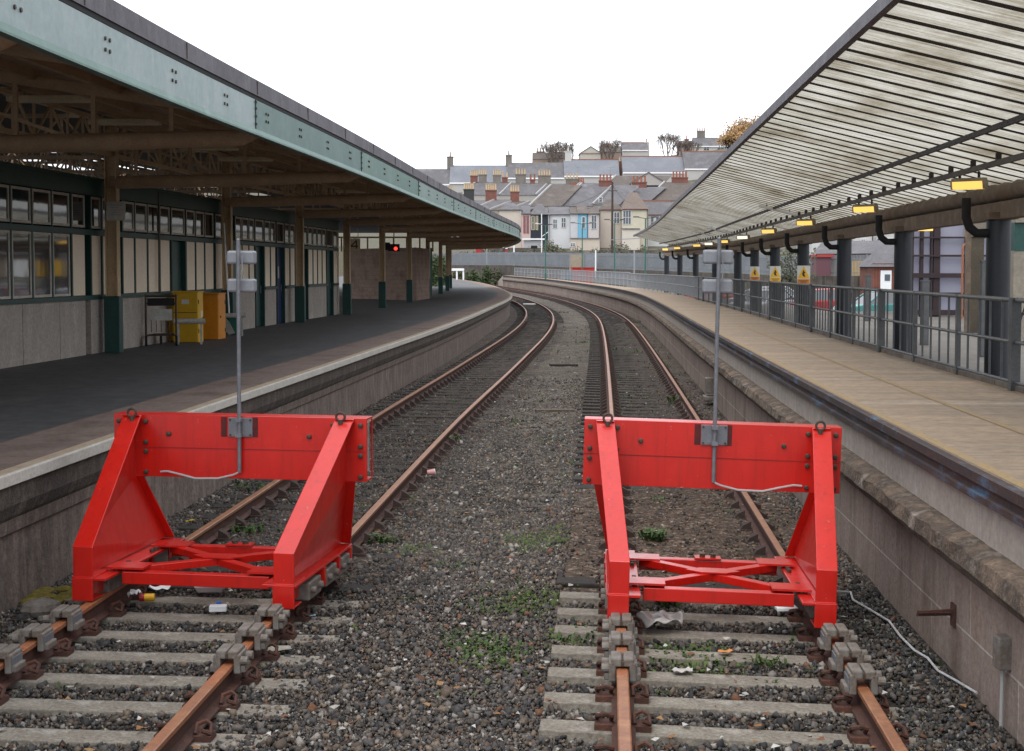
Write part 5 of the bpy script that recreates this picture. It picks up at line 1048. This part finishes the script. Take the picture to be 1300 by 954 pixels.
def house(y,u0,u1,vb,ve,vr,wc,roof=slate,kind='side',depth=8.,wins=(),chims=(),lab='',wf=None,cat='house',verge=None,fascia=None):
    """front wall between bearings u0..u1 at distance y; eaves and ridge heights from ve, vr"""
    x0,x1=at_d(u0,y),at_d(u1,y); zb=hz(vb,y)-4; ze=hz(ve,y); yr_=y+depth/2 if kind!='mono' else y+depth
    zr=2.6+(342-vr)/1800*yr_; t=thing('terraced_house',lab,cat,((x0+x1)/2,y,zb),world=True)
    m=MB(); m.box(((x0+x1)/2,y+depth/2,(zb+ze)/2),(x1-x0,depth,ze-zb))
    if kind=='front': m.hexa([(x0,y,ze),(x1,y,ze),(x1,y+depth,ze),(x0,y+depth,ze),((x0+x1)/2-.01,y,zr),((x0+x1)/2+.01,y,zr),((x0+x1)/2+.01,y+depth,zr),((x0+x1)/2-.01,y+depth,zr)])
    m.build('wall',wm(wc),t)
    m=MB(); o=.18; e=.06; dx=(4.2 if 255<y<285 else 2.6 if y<320 else 0) if depth>8.5 and kind=='side' else 0
    if kind=='side': m.hexa([(x0-o*0,y-o,ze-e),(x1+o*0,y-o,ze-e),(x1,y+depth+o,ze-e),(x0,y+depth+o,ze-e),(x0+dx,yr_-.05,zr),(x1+dx,yr_-.05,zr),(x1+dx,yr_+.05,zr),(x0+dx,yr_+.05,zr)])
    elif kind=='mono': m.hexa([(x0,y-o,ze-e),(x1,y-o,ze-e),(x1,y+depth,ze-e),(x0,y+depth,ze-e),(x0,y-o+.02,ze+.05),(x1,y-o+.02,ze+.05),(x1,y+depth,zr),(x0,y+depth,zr)])
    elif kind=='hip': h=(x1-x0)*.22; m.hexa([(x0-o,y-o,ze-e),(x1+o,y-o,ze-e),(x1+o,y+depth+o,ze-e),(x0-o,y+depth+o,ze-e),(x0+h*1.6,yr_-.05,zr),(x1-h*1.6,yr_-.05,zr),(x1-h*1.6,yr_+1.5,zr),(x0+h*1.6,yr_+1.5,zr)])
    elif kind=='front':
        xm=(x0+x1)/2
        for s,xa in ((-1,x0-o),(1,x1+o)): m.hexa([(xa,y-o,ze-.1),(xm,y-o,zr),(xm,y+depth,zr),(xa,y+depth,ze-.1),(xa,y-o,ze+.08),(xm,y-o,zr+.2),(xm,y+depth,zr+.2),(xa,y+depth,ze+.08)])
    rf=m.build('roof',roof,t)
    if kind=='side' and depth>8.5 and y<340:
        for xx in (x0,):
            m=MB(); m.bar((xx,y-o,ze+.08),(xx+dx,yr_,zr+.1),.34,.3); m.build('parapet',wm((.42,.41,.41)),rf)
    if verge is not None:
        m=MB(); m.bar((x0,y-o,ze+.03),(x1,y-o,ze+.03),.12,.16); 
        if kind in('side','mono'): m.bar((x0+dx,yr_,zr+.08),(x1+dx,yr_,zr+.08),.3,.2)
        m.build('trim',verge,rf)
    if fascia is not None: m=MB(); m.bar((x0,y-.2,ze-.1),(x1,y-.2,ze-.1),.1,.35); m.build('fascia_board',fascia,t)
    if y<262 and cat=='house' and kind!='front':
        m=MB(); m.bar((x0,y-.22,ze-.02),(x1,y-.22,ze-.02),.11,.1); m.build('gutter',chd,t); m=MB(); m.bar((x1-.12,y-.08,ze-.05),(x1-.12,y-.08,zb),.09); m.build('downpipe',chd if len(wins)%2 else winf,t)
    for w in wins:
        a,b,va,vb_=w[:4]; fm=wf or winf; m=MB(); m.box((at_d((a+b)/2,y),y-.03,(hz(va,y)+hz(vb_,y))/2),((b-a)*y/1800+.16,.1,(vb_-va)*y/1800+.16)); f=m.build('window',fm,t)
        m=MB(); n=w[4] if len(w)>4 else 2
        for i in range(n):
            for j in range(2): m.box((at_d(a+(b-a)*(i+.5)/n,y),y-.1,hz(va+(vb_-va)*(j+.5)/2,y)),((b-a)*y/1800/n-.12,.05,(vb_-va)*y/3600-.1))
        m.build('pane',winm,f)
    for c in chims:
        u,va,vb_,wp,mt,pm,npots=c; yc=y+depth/2; w_=wp*yc/1800; x=at_d(u,yc); z0=min(hz(vb_,yc),zr)-2.2; z1=hz(va,yc); m=MB(); m.box((x,yc,(z0+z1)/2),(w_,.9,z1-z0)); m.box((x,yc,z1-.1),(w_+.16,1.06,.22)); ch=m.build('chimney',mt,rf)
        if int(u)%3==0 and y<340: m=MB(); m.bar((x+w_*.4,yc,z1),(x+w_*.4,yc,z1+2.6),.05); m.bar((x+w_*.4-.7,yc,z1+2.5),(x+w_*.4+.7,yc,z1+2.5),.05); [m.bar((x+w_*.4-.6+k*.3,yc-.35,z1+2.5),(x+w_*.4-.6+k*.3,yc+.35,z1+2.5),.03) for k in range(5)]; m.build('aerial',galv,ch)
        for i in range(npots):
            xx=x+(i-(npots-1)/2)*w_*.8/max(1,npots-1) if npots>1 else x; m=MB(); m.tube([(xx,yc,z1),(xx,yc,z1+1.0),(xx,yc,z1+1.02),(xx,yc,z1+1.15)],[.2,.15,.19,.19],8); m.build('chimney_pot',pm,ch)
    return t
D=250
house(D,634,662,310,267,258,(.66,.58,.50),slate,'hip',7,(),(),'cream rendered house with a slate roof at the left end of the front row')
house(D-.5,662,673.5,308,272,262,(.66,.49,.46),slate,'mono',7,((664.8,666.8,275,296,1),(668.8,671,275,296,1)),(),'narrow pink house with tall red framed windows',redf)
house(D-.5,673.5,697,308,273,259.5,(.028,.036,.05),slate,'hip',7,((675,678,275,292,1),(680.5,682.5,275,292,1)),(),'black rendered house between the pink house and the white house',yelf,fascia=None)
house(D,697,724,308,273,263,(.70,.71,.73),slate,'mono',7,((702,707,279,290),(712.5,718,277,289)),(),'white house with two small windows between the black and blue houses')
house(D-1,724,733.2,322,272,264,(.62,.63,.66),slateD,'mono',6,(),(),'narrow pale grey house left of the blue house',verge=None)
house(D-1,733.2,746.5,322,272,261,(.22,.50,.68),slateD,'mono',6,((738.5,742.5,276,290,1),),(),'bright sky blue house with one dark window')
house(D-1,746.5,761.5,322,272,263,(.66,.60,.58),slateD,'mono',6,((750.5,757,274,291),),(),'pale pinkish house with a sash window right of the blue house')
house(D-3,724.2,761,322,303,302.4,(.64,.56,.47),slate,'mono',1.8,((724,730,309,313),),(),'low cream extension below the blue house',cat='extension')
house(D+1,761.8,789.2,322,267,254,(.60,.52,.45),slateD,'hip',7,((779,786,270,284),),(),'beige house behind the telegraph pole with red ridge tiles',verge=terr)
house(D-1,789.5,822,322,266.5,245,(.66,.61,.48),M('brown_tile_roof',(.21,.165,.14),(.18,.14,.12),sc=.4,bmp=0),'hip',8,((790.5,800.5,268,285,3),),(),'yellow cream house with a bay window and hipped brown roof',verge=terr)
house(D+3,817.5,852,322,273.5,256,(.66,.67,.66),slate,'side',8,((819,823,275,290,1),(825.5,829.5,275,290,1),(832,836,275,290,1)),(),'white house with three tall windows by the tip of the glass canopy',verge=terr)
house(D-2,789.5,812,322,291,290,(.70,.64,.56),slate,'mono',1.2,(),(),'white lower storey under the bay window of the yellow house',cat='extension')
# second row: long roofs and chimneys just behind
E_=263
house(E_,560,600,277,267,255,(.40,.37,.34),slate,'side',9,(),((572,245,256,7,chb,buff,3),),'dark slated house with a brick chimney just above the green canopy edge')
house(E_,600,622,277,267,254,(.42,.38,.34),slate,'side',9,(),((595.5,241,253,13,chd,buff,5),),'slated house with a wide dark chimney of five pots')
house(E_,622,644,277,267,256,(.42,.36,.32),slateD,'side',9,(),((623.5,242,256,14,chb,buff,5),),'slated house with a brick chimney of five buff pots above the cream house')
house(E_,644,672,277,267,257,(.40,.35,.32),slate,'side',9,(),((653.5,244,258,11,chb,buff,4),),'slated house with a brick chimney of four buff pots above the pink house')
house(E_+2,672,712,275,262,236,(.42,.39,.36),slateD,'side',13,(),((708,253,266,8,chb,terr,2),),'long dark roof with a small brick chimney above the white house')
house(E_+3,712,752,275,262,234,(.40,.38,.35),slate,'side',13,(),((748,244,262,6,chg,terr,1),(727,240,250,9,chb,terr,3)),'long dark roof above the blue house with a slim grey chimney')
house(E_+3,752,786,275,260,236,(.40,.38,.36),slate,'side',12,((760,764,251,257,1),),((768,230,243,16,chb,terr,4),),'dark roof with a wide brick chimney above the beige house')
house(E_+6,786,822,275,258,238,(.40,.37,.35),slate,'side',12,(),((811,232,240,18,chb,terr,4),),'dark roof with red pots above the yellow house')
house(E_+8,820,872,275,255,232,(.38,.34,.31),slateD,'side',14,(),((862,226,240,20,chb,terr,5),),'long brown roof with a row of red pots beside the glass canopy')
# third row
F_=300
house(F_,588,634,258,248,232,(.46,.43,.40),slate,'side',9,(),((602,224,236,9,chb,buff,4),(613,222.5,234,10,chg,buff,4),(631,223,234,10,chg,buff,4)),'pale slated house with two grey chimneys in the third row')
house(F_,634,680,258,248,233,(.44,.41,.38),slate,'side',9,(),((661,222,236,13,chg,buff,4),(641,226,236,7,chb,buff,2)),'slated house with a broad rendered chimney of four buff pots')
house(F_,680,722,258,248,234,(.46,.42,.38),slate,'side',9,(),((691,223.5,238,16,chg,buff,5),(676,229,238,6,chb,terr,2)),'slated house with a broad rendered chimney of five buff pots')
house(F_,722,768,254,246,233,(.44,.41,.38),slate,'side',9,(),((726,228,236,16,chg,buff,4),(736,233,236,10,chb,terr,4)),'slated house with pale and red pots in the third row')
house(F_,768,840,250,236,224,(.42,.40,.38),slateD,'side',9,(),((813,231,238,14,chb,terr,4),),'wide brown slated house with red pots in the third row')
house(F_,800,845,246,234,222,(.45,.42,.4),slate,'front',9,(),(),'slated house with a gable facing the station in the third row')
# fourth row: long blue grey slate terraces
G_=360
def terr_(u0,u1,ve,vr,lab,chs,rm=slateB,vg=None,fs=white): house(G_,u0,u1,ve+8,ve,vr,(.52,.50,.48),rm,'side',10,(),chs,lab,verge=vg,fascia=fs,cat='terrace')
terr_(505,571,235,215.5,'long grey slate terrace roof low at the left skyline',(),slate)
terr_(571,616,233,211,'blue slate terrace with a tall brick end chimney on the left skyline',((572,200,215,8,chg,terr,1),(612,219,226,8,chb,buff,2)))
terr_(616,644,233,211,'blue slate terrace between two tall chimneys on the left skyline',((646,198,215,8,chg,chg,1),))
terr_(644,716,227,207.5,'darker slate terrace with a white skylight',((720.5,211,224,7,chb,buff,2),),slate)
terr_(716,786,224.5,204,'pale blue slate terrace with red ridge tiles',((721,193,207,8,wm((.62,.60,.58)),wm((.62,.60,.58)),1),(788.5,206,222,6,chb,buff,2)),slateB,terr)
terr_(790,868,220,200,'long blue slate terrace with red ridge tiles right of the pale terrace',(),slateB,terr)
terr_(868,925,215.5,194,'grey slate terrace with a slim chimney near the glass canopy',((880,200,215,5,chb,buff,1),),slate,terr)
# top of the hill
H_=430
house(H_,736,763,204,196,189,(.60,.57,.52),slate,'front',9,(),(),'white gabled house on the skyline above the pale blue terrace',verge=terr)
house(H_,762,788,204,194,187,(.36,.28,.24),slateD,'side',9,(),((768,184.5,190,12,chb,terr,2),),'brown house behind bare trees on the skyline')
house(H_,789,822,204,192,182.5,(.58,.56,.53),slate,'side',9,(),((820,182,192,6,wm((.6,.57,.53)),terr,1),),'white trimmed slate house on the skyline left of the bare tree',verge=terr,fascia=white)
house(H_,676,697,212,203,195,(.33,.25,.2),slateD,'side',8,(),((686,193.5,205,10,chg,terr,3),),'brown house with a squat chimney on the skyline left of the bare trees')
house(H_,696,718,212,202,194.5,(.30,.24,.21),slateD,'side',8,(),((705,194.4,205,16,chb,chb,1),),'brown brick house under the bare trees on the skyline')
house(H_,862,880,200,186,180,(.4,.33,.3),slate,'side',9,(),((870.5,178,190,5,chb,terr,1),),'small slate house with a red chimney right of the bare tree')
house(H_,880,928,196,187,176,(.60,.58,.54),slate,'side',9,((892,899,187,192),(909,918,186,192)),((888.5,168,185,10,chg,terr,4),),'white house with a tall grey chimney near the autumn tree',fascia=white)
# houses seen under the glass canopy
house(150,1030,1062,330,268,262,(.66,.66,.66),slate,'mono',8,(),(),'plain white house seen between the navy columns behind the stone wall')
house(150,1082,1108,330,268,260,(.66,.65,.62),slate,'mono',8,((1092,1097,304,311),),(),'white house with a side window behind the brick hut')
house(152,1108,1150,330,266,258,(.62,.61,.6),slate,'mono',8,((1112,1118,303,312),(1126,1132,303,312)),(),'white house with two windows partly hidden by the brick hut')
# brick hut, wall and container beyond the car park
t=thing('brick_hut','small red brick hut with a slate roof and white door beyond the cars','hut',(at_d(1107,110)+2,110,.5),world=True); hx=at_d(1107,110)
m=MB(); m.box((hx+2.1,112,1.7),(4.2,4,2.7)); m.build('wall',brick,t)
m=MB(); z0=hz(339,110); z1=hz(312,112); m.hexa([(hx-.25,109.75,z0),(hx+4.45,109.75,z0),(hx+4.45,114.2,z0),(hx-.25,114.2,z0),(hx+1.2,111.9,z1),(hx+4.45,111.9,z1),(hx+4.45,112.1,z1),(hx+1.2,112.1,z1)]); m.build('roof',slate,t)
m=MB(); m.box((hx+1.05,109.97,1.45),(.85,.06,2.1)); d_=m.build('door',white,t); m=MB(); m.box((hx+1.15,109.93,1.95),(.42,.04,.5)); m.build('pane',winm,d_)
m=MB(); m.box((hx+2.0,109.95,1.3),(.3,.04,.5)); m.build('notice',signY,t)
t=thing('stone_wall','low rubble stone wall behind the car park left of the brick hut','wall',(24,116,.2),world=True); m=MB(); m.bar((20,117.5,1.05),(36,115,1.05),.5,2.0); m.build('wall',stone,t)
t=thing('container','maroon shed with a red roof edge behind the stone wall','shed',(at_d(1045,122),122,.6)); m=MB(); m.box((0,1,1.9),(1.25,2,2.3)); m.build('wall',flat('maroon',(.16,.07,.085),.6),t,local=True); m=MB(); m.box((.05,.95,3.15),(1.6,2.2,.25)); m.build('roof_edge',flat('red_edge',(.4,.05,.05),.6),t,local=True)

# ------------------------------------------------------------------ trees and shrubs
def limbs(m,p,d,l,r,dep,rs,tips,spread=.55,up=.15):
    r=max(r,.024); q=p+d*l; mid=p.lerp(q,.5)+Vector((rs.uniform(-1,1),rs.uniform(-1,1),0))*l*.05
    m.tube([p,mid,q],[r,r*.85,r*.66],5 if dep>1 else 4,cap=False)
    if dep==0: tips.append(q); return
    for i in range(rs.choice((2,3,3))):
        a=rs.uniform(0,6.28); v=Vector((math.cos(a),math.sin(a),0)); n=(d+v*rs.uniform(.35,1)*spread+Vector((0,0,up))).normalized(); limbs(m,q if i else p.lerp(q,.8),n,l*rs.uniform(.62,.82),r*.62,dep-1,rs,tips,spread,up)
def leaves(pts,rad,n,size,rs):
    m=MB()
    for p in pts:
        for i in range(n):
            v=Vector((rs.gauss(0,1),rs.gauss(0,1),rs.gauss(0,.8))); q=p+v*rad*.5; a=Vector((rs.gauss(0,1),rs.gauss(0,1),rs.gauss(0,1))).normalized(); b=a.orthogonal().normalized(); s=size*rs.uniform(.6,1.4); m.quad(q-a*s,q+b*s*.6,q+a*s,q-b*s*.6)
    return m
def tree(loc,h,lab,seed,crown=None,dep=5,n=5,size=.25,r=.25,group=None,rad=1.2,spread=.6,bk=None,stems=1):
    rs=random.Random(seed); t=thing('tree',lab,'tree',loc,group=group); m=MB(); tips=[]
    for k_ in range(stems): a_=6.28*k_/stems+seed; limbs(m,Vector((.3*math.cos(a_),.3*math.sin(a_),-.5)),(Vector((0,0,1))+Vector((math.cos(a_),math.sin(a_),0))*(.0 if stems==1 else .38)).normalized(),h*.24,r,dep,rs,tips,spread,.25)
    
    m.build('trunk',bk or bark,t,local=True)
    if crown: leaves(tips,rad,n,size,rs).build('crown',crown,t,local=True)
    return t
twig=M('winter_twigs',(.25,.195,.165),(.19,.15,.13),sc=2,bmp=0)
def hz0(u,y): return ground_z(at_d(u,y),y)
for u,y,vt,lab,sd in ((705,428,183,'bare winter tree on the skyline above the brown brick house',3),(719,432,182,'taller bare winter tree right of the brown brick house',4),(771,426,180,'bare winter tree in front of the brown skyline house',5),(847,418,170,'largest bare winter tree on the skyline near the glass canopy',6),(862,425,180,'small bare winter tree right of the largest one',7),(876,424,178,'bare winter tree beside the tall grey chimney',8)):
    z0=min(hz0(u,y),hz(205,y)); tree((at_d(u,y),y,z0),(hz(vt,y)-z0)*1.45,lab,sd,None,6,r=.2,spread=.8,bk=twig,stems=4)
for u,y,vt,lab,sd in ((944,400,150,'orange autumn tree at the edge of the glass canopy',11),(966,402,140,'taller orange autumn tree behind the glass canopy',12),(985,405,140,'orange autumn tree mostly hidden by the glass canopy',13),(930,396,165,'low orange autumn tree at the left of its group',14)):
    z0=hz(205,y); tree((at_d(u,y),y,z0),(hz(vt,y)-z0)*1.25,lab,sd,leafO,4,7,.36,.3,'autumn trees on the hill',2.0,.8,None,4)
for u,y,vt,lab,sd in ((700,222,300,'leafless bushy shrub in front of the white house',21),(707,224,298,'tall twiggy shrub left of the blue house',22)):
    z0=3; tree((at_d(u,y),y,z0),(hz(vt,y)-z0)*1.1,lab,sd,leafD,4,8,.16,.08,None,.9,.8)
def shrub(u,y,zb,w,h,lab,mt,seed,n=260,size=.16):
    rs=random.Random(seed); t=thing('shrub',lab,'shrub',(at_d(u,y),y,zb)); m=MB()
    for i in range(6): a=rs.uniform(0,6.28); m.tube([(0,0,-.3),(w*.3*math.cos(a),w*.3*math.sin(a),h*.8)],[.04,.015],4)
    m.build('stems',bark,t,local=True); pts=[]
    while len(pts)<n:
        v=Vector((rs.uniform(-1,1),rs.uniform(-1,1),rs.uniform(0,1)))
        if v.length<1*(.75+.25*math.sin(7*v.x+seed)*math.cos(5*v.z)): pts.append(Vector((v.x*w,v.y*w,v.z*h)))
    leaves(pts,.3,3,size,rs).build('foliage',mt,t,local=True)
for i,(u,y,vb,wpx,hpx,mt,lab) in enumerate(((583,196,360,10,22,leafD,'dull green shrub beyond the last canopy column'),(600,198,359,12,20,leafG,'low green shrub in the middle of the bank by the fence'),(617,199,358,11,24,leafG,'taller green shrub on the bank below the red cabinet'),(632,197,357,9,18,leafD,'small dull shrub next to the end of the right platform'),(625,206,352,14,12,leafD,'trailing shrub at the foot of the stone wall'),
    (551,128,368,9,58,leafG,'tall green hedge bush seen behind the far columns'),(541,131,368,9,66,leafG,'taller hedge bush behind the blockwork wall end'),(562,134,366,8,50,leafG,'green bush between the two far columns'),(530,138,366,10,62,leafG,'bright green bush above the blockwork wall'))):
    sc=y/1800; shrub(u,y,hz(vb,y)-.3,wpx*sc,hpx*sc+.3,lab,mt,40+i,420,.15 if y>150 else .13)
for i,(u,y,lab) in enumerate(((648,219,'dark shrub behind the fence left of the tall white pole'),(664,221,'dark shrub behind the fence below the pink house'),(716,218,'wide twiggy shrub behind the fence below the white house'),(632,222,'dark shrub behind the fence right of the red cabinet'),(770,226,'dark shrub behind the fence by the telegraph pole'),(790,225,'dark shrub behind the fence below the bay window'))):
    shrub(u,y,3.,1.7,2.9,lab,leafD,60+i,260,.17)
t=thing('shrub','grey green shrub growing between the navy columns beyond the railing','shrub',(at_d(1003,100),100,.4)); m=leaves([Vector((random.Random(i).uniform(-1.4,1.4),random.Random(i+500).uniform(-1,1),.3+3.2*random.Random(i+900).random())) for i in range(260)],.4,4,.13,random.Random(3)); m.build('foliage',leafD,t,local=True); m=MB(); m.tube([(0,0,-.3),(0,0,2.5)],[.1,.03],5); m.build('stem',bark,t,local=True)
# garden walls below the front row
for u0,u1,y,v0,lab in ((622,697,236,315,'grey stone garden wall below the cream and black houses'),(697,730,236,320,'grey garden wall below the white house'),(760,845,236,318,'brick and stone garden wall below the yellow house')):
    t=thing('garden_wall',lab,'wall',((at_d(u0,y)+at_d(u1,y))/2,y,3),world=True); m=MB(); m.box(((at_d(u0,y)+at_d(u1,y))/2,y,(1.5+hz(v0,y))/2),(at_d(u1,y)-at_d(u0,y),.4,hz(v0,y)-1.5)); m.build('wall',stone,t)
t=thing('garden_shed','pale flat roofed shed below the black house','shed',(at_d(677,240),240,3.5)); m=MB(); m.box((0,1,2.0),(3.2,2,hz(306,240)-3.5-.0)); m.build('wall',wm((.5,.5,.52)),t,local=True); m=MB(); m.box((0,.9,hz(304,240)-3.5),(3.8,2.6,.25)); m.build('roof',white,t,local=True)

# ------------------------------------------------------------------ beyond the right edge: unseen things added for the station windows to mirror
b=thing('brick_building','long brick building with yellow doors beyond the car park','building',(50,128,.2),(0,0,-.5)); m=MB(); m.box((0,3,2.0),(46,6,4.0)); m.build('wall',brick,b,local=True); m=MB(); m.prism([(-.4,3.9),(6.4,3.9),(3,5.2)],'x',-23.3,23.3); m.build('roof',slate,b,local=True)
for i in range(7): m=MB(); m.box((-19+i*6.3,-.03,1.6),(2.6,.1,3.2)); m.build('door',yellow,b,local=True); m=MB(); m.box((-16+i*6.3,-.03,2.4),(1.6,.1,1.8)); m.build('window',white,b,local=True)
for i,(x,y,c,lab) in enumerate(((26,88,(.4,.42,.45),'silver'),(29.5,87,(.05,.07,.16),'dark blue'),(33,86,(.45,.03,.03),'bright red'),(36.5,85,(.6,.6,.6),'white'),(40,84,(.05,.05,.055),'black'),(43.5,83,(.35,.04,.04),'maroon'))): car(x,y,.2,1.9,c,lab+' car in the row in front of the long brick building')
b=thing('office_block','tall white block behind the long brick building','building',(76,166,.2),(0,0,-.5)); m=MB(); m.box((0,5,7),(44,10,14)); m.build('wall',wm((.72,.72,.71)),b,local=True)  # out of view, added so the upper windows reflect something bright
for i in range(9):
    for j in range(4): m=MB(); m.box((-19.5+i*4.9,-.02,2.5+j*3.2),(1.7,.1,1.7)); m.build('window',winm,b,local=True)

for (u0,v0,y0),(u1,v1,y1),lab in (((777,236,205),(705,262,250),'black telephone wire from the telegraph pole to the black house'),((777,236,205),(742,266,249),'black telephone wire from the telegraph pole to the blue house'),((777,236,205),(806,258,249),'black telephone wire from the telegraph pole to the bay windowed house')):
    a=Vector((at_d(u0,y0),y0,hz(v0,y0))); b=Vector((at_d(u1,y1),y1,hz(v1,y1))); m=MB(); m.tube([a.lerp(b,k/8)-Vector((0,0,.9*4*(k/8)*(1-k/8))) for k in range(9)],.02,4); tag(m.build('telephone_wire',black),lab,'wire')

# scrub along the foot of the hill behind the palisade fence: one mass of growth
rs=random.Random(77); pts=[]
while len(pts)<2600:
    u=rs.uniform(566,862); y=rs.uniform(216,232); h=1.3+1.5*abs(math.sin(u*.11)+.6*math.sin(u*.037+1))+.5*math.sin(u*.31); z=3.1+rs.random()**.7*max(.6,h)
    if y>fy_(at_d(u,y))+3: pts.append(Vector((at_d(u,y),y,z)))
o=leaves(pts,.5,3,.16,rs).build('scrub',M('dull_scrub',(.13,.125,.075),(.085,.08,.055),(.19,.165,.115),sc=.35,bmp=0)); tag(o,'tangled dull green and brown scrub behind the palisade fence','scrub',kind='stuff')
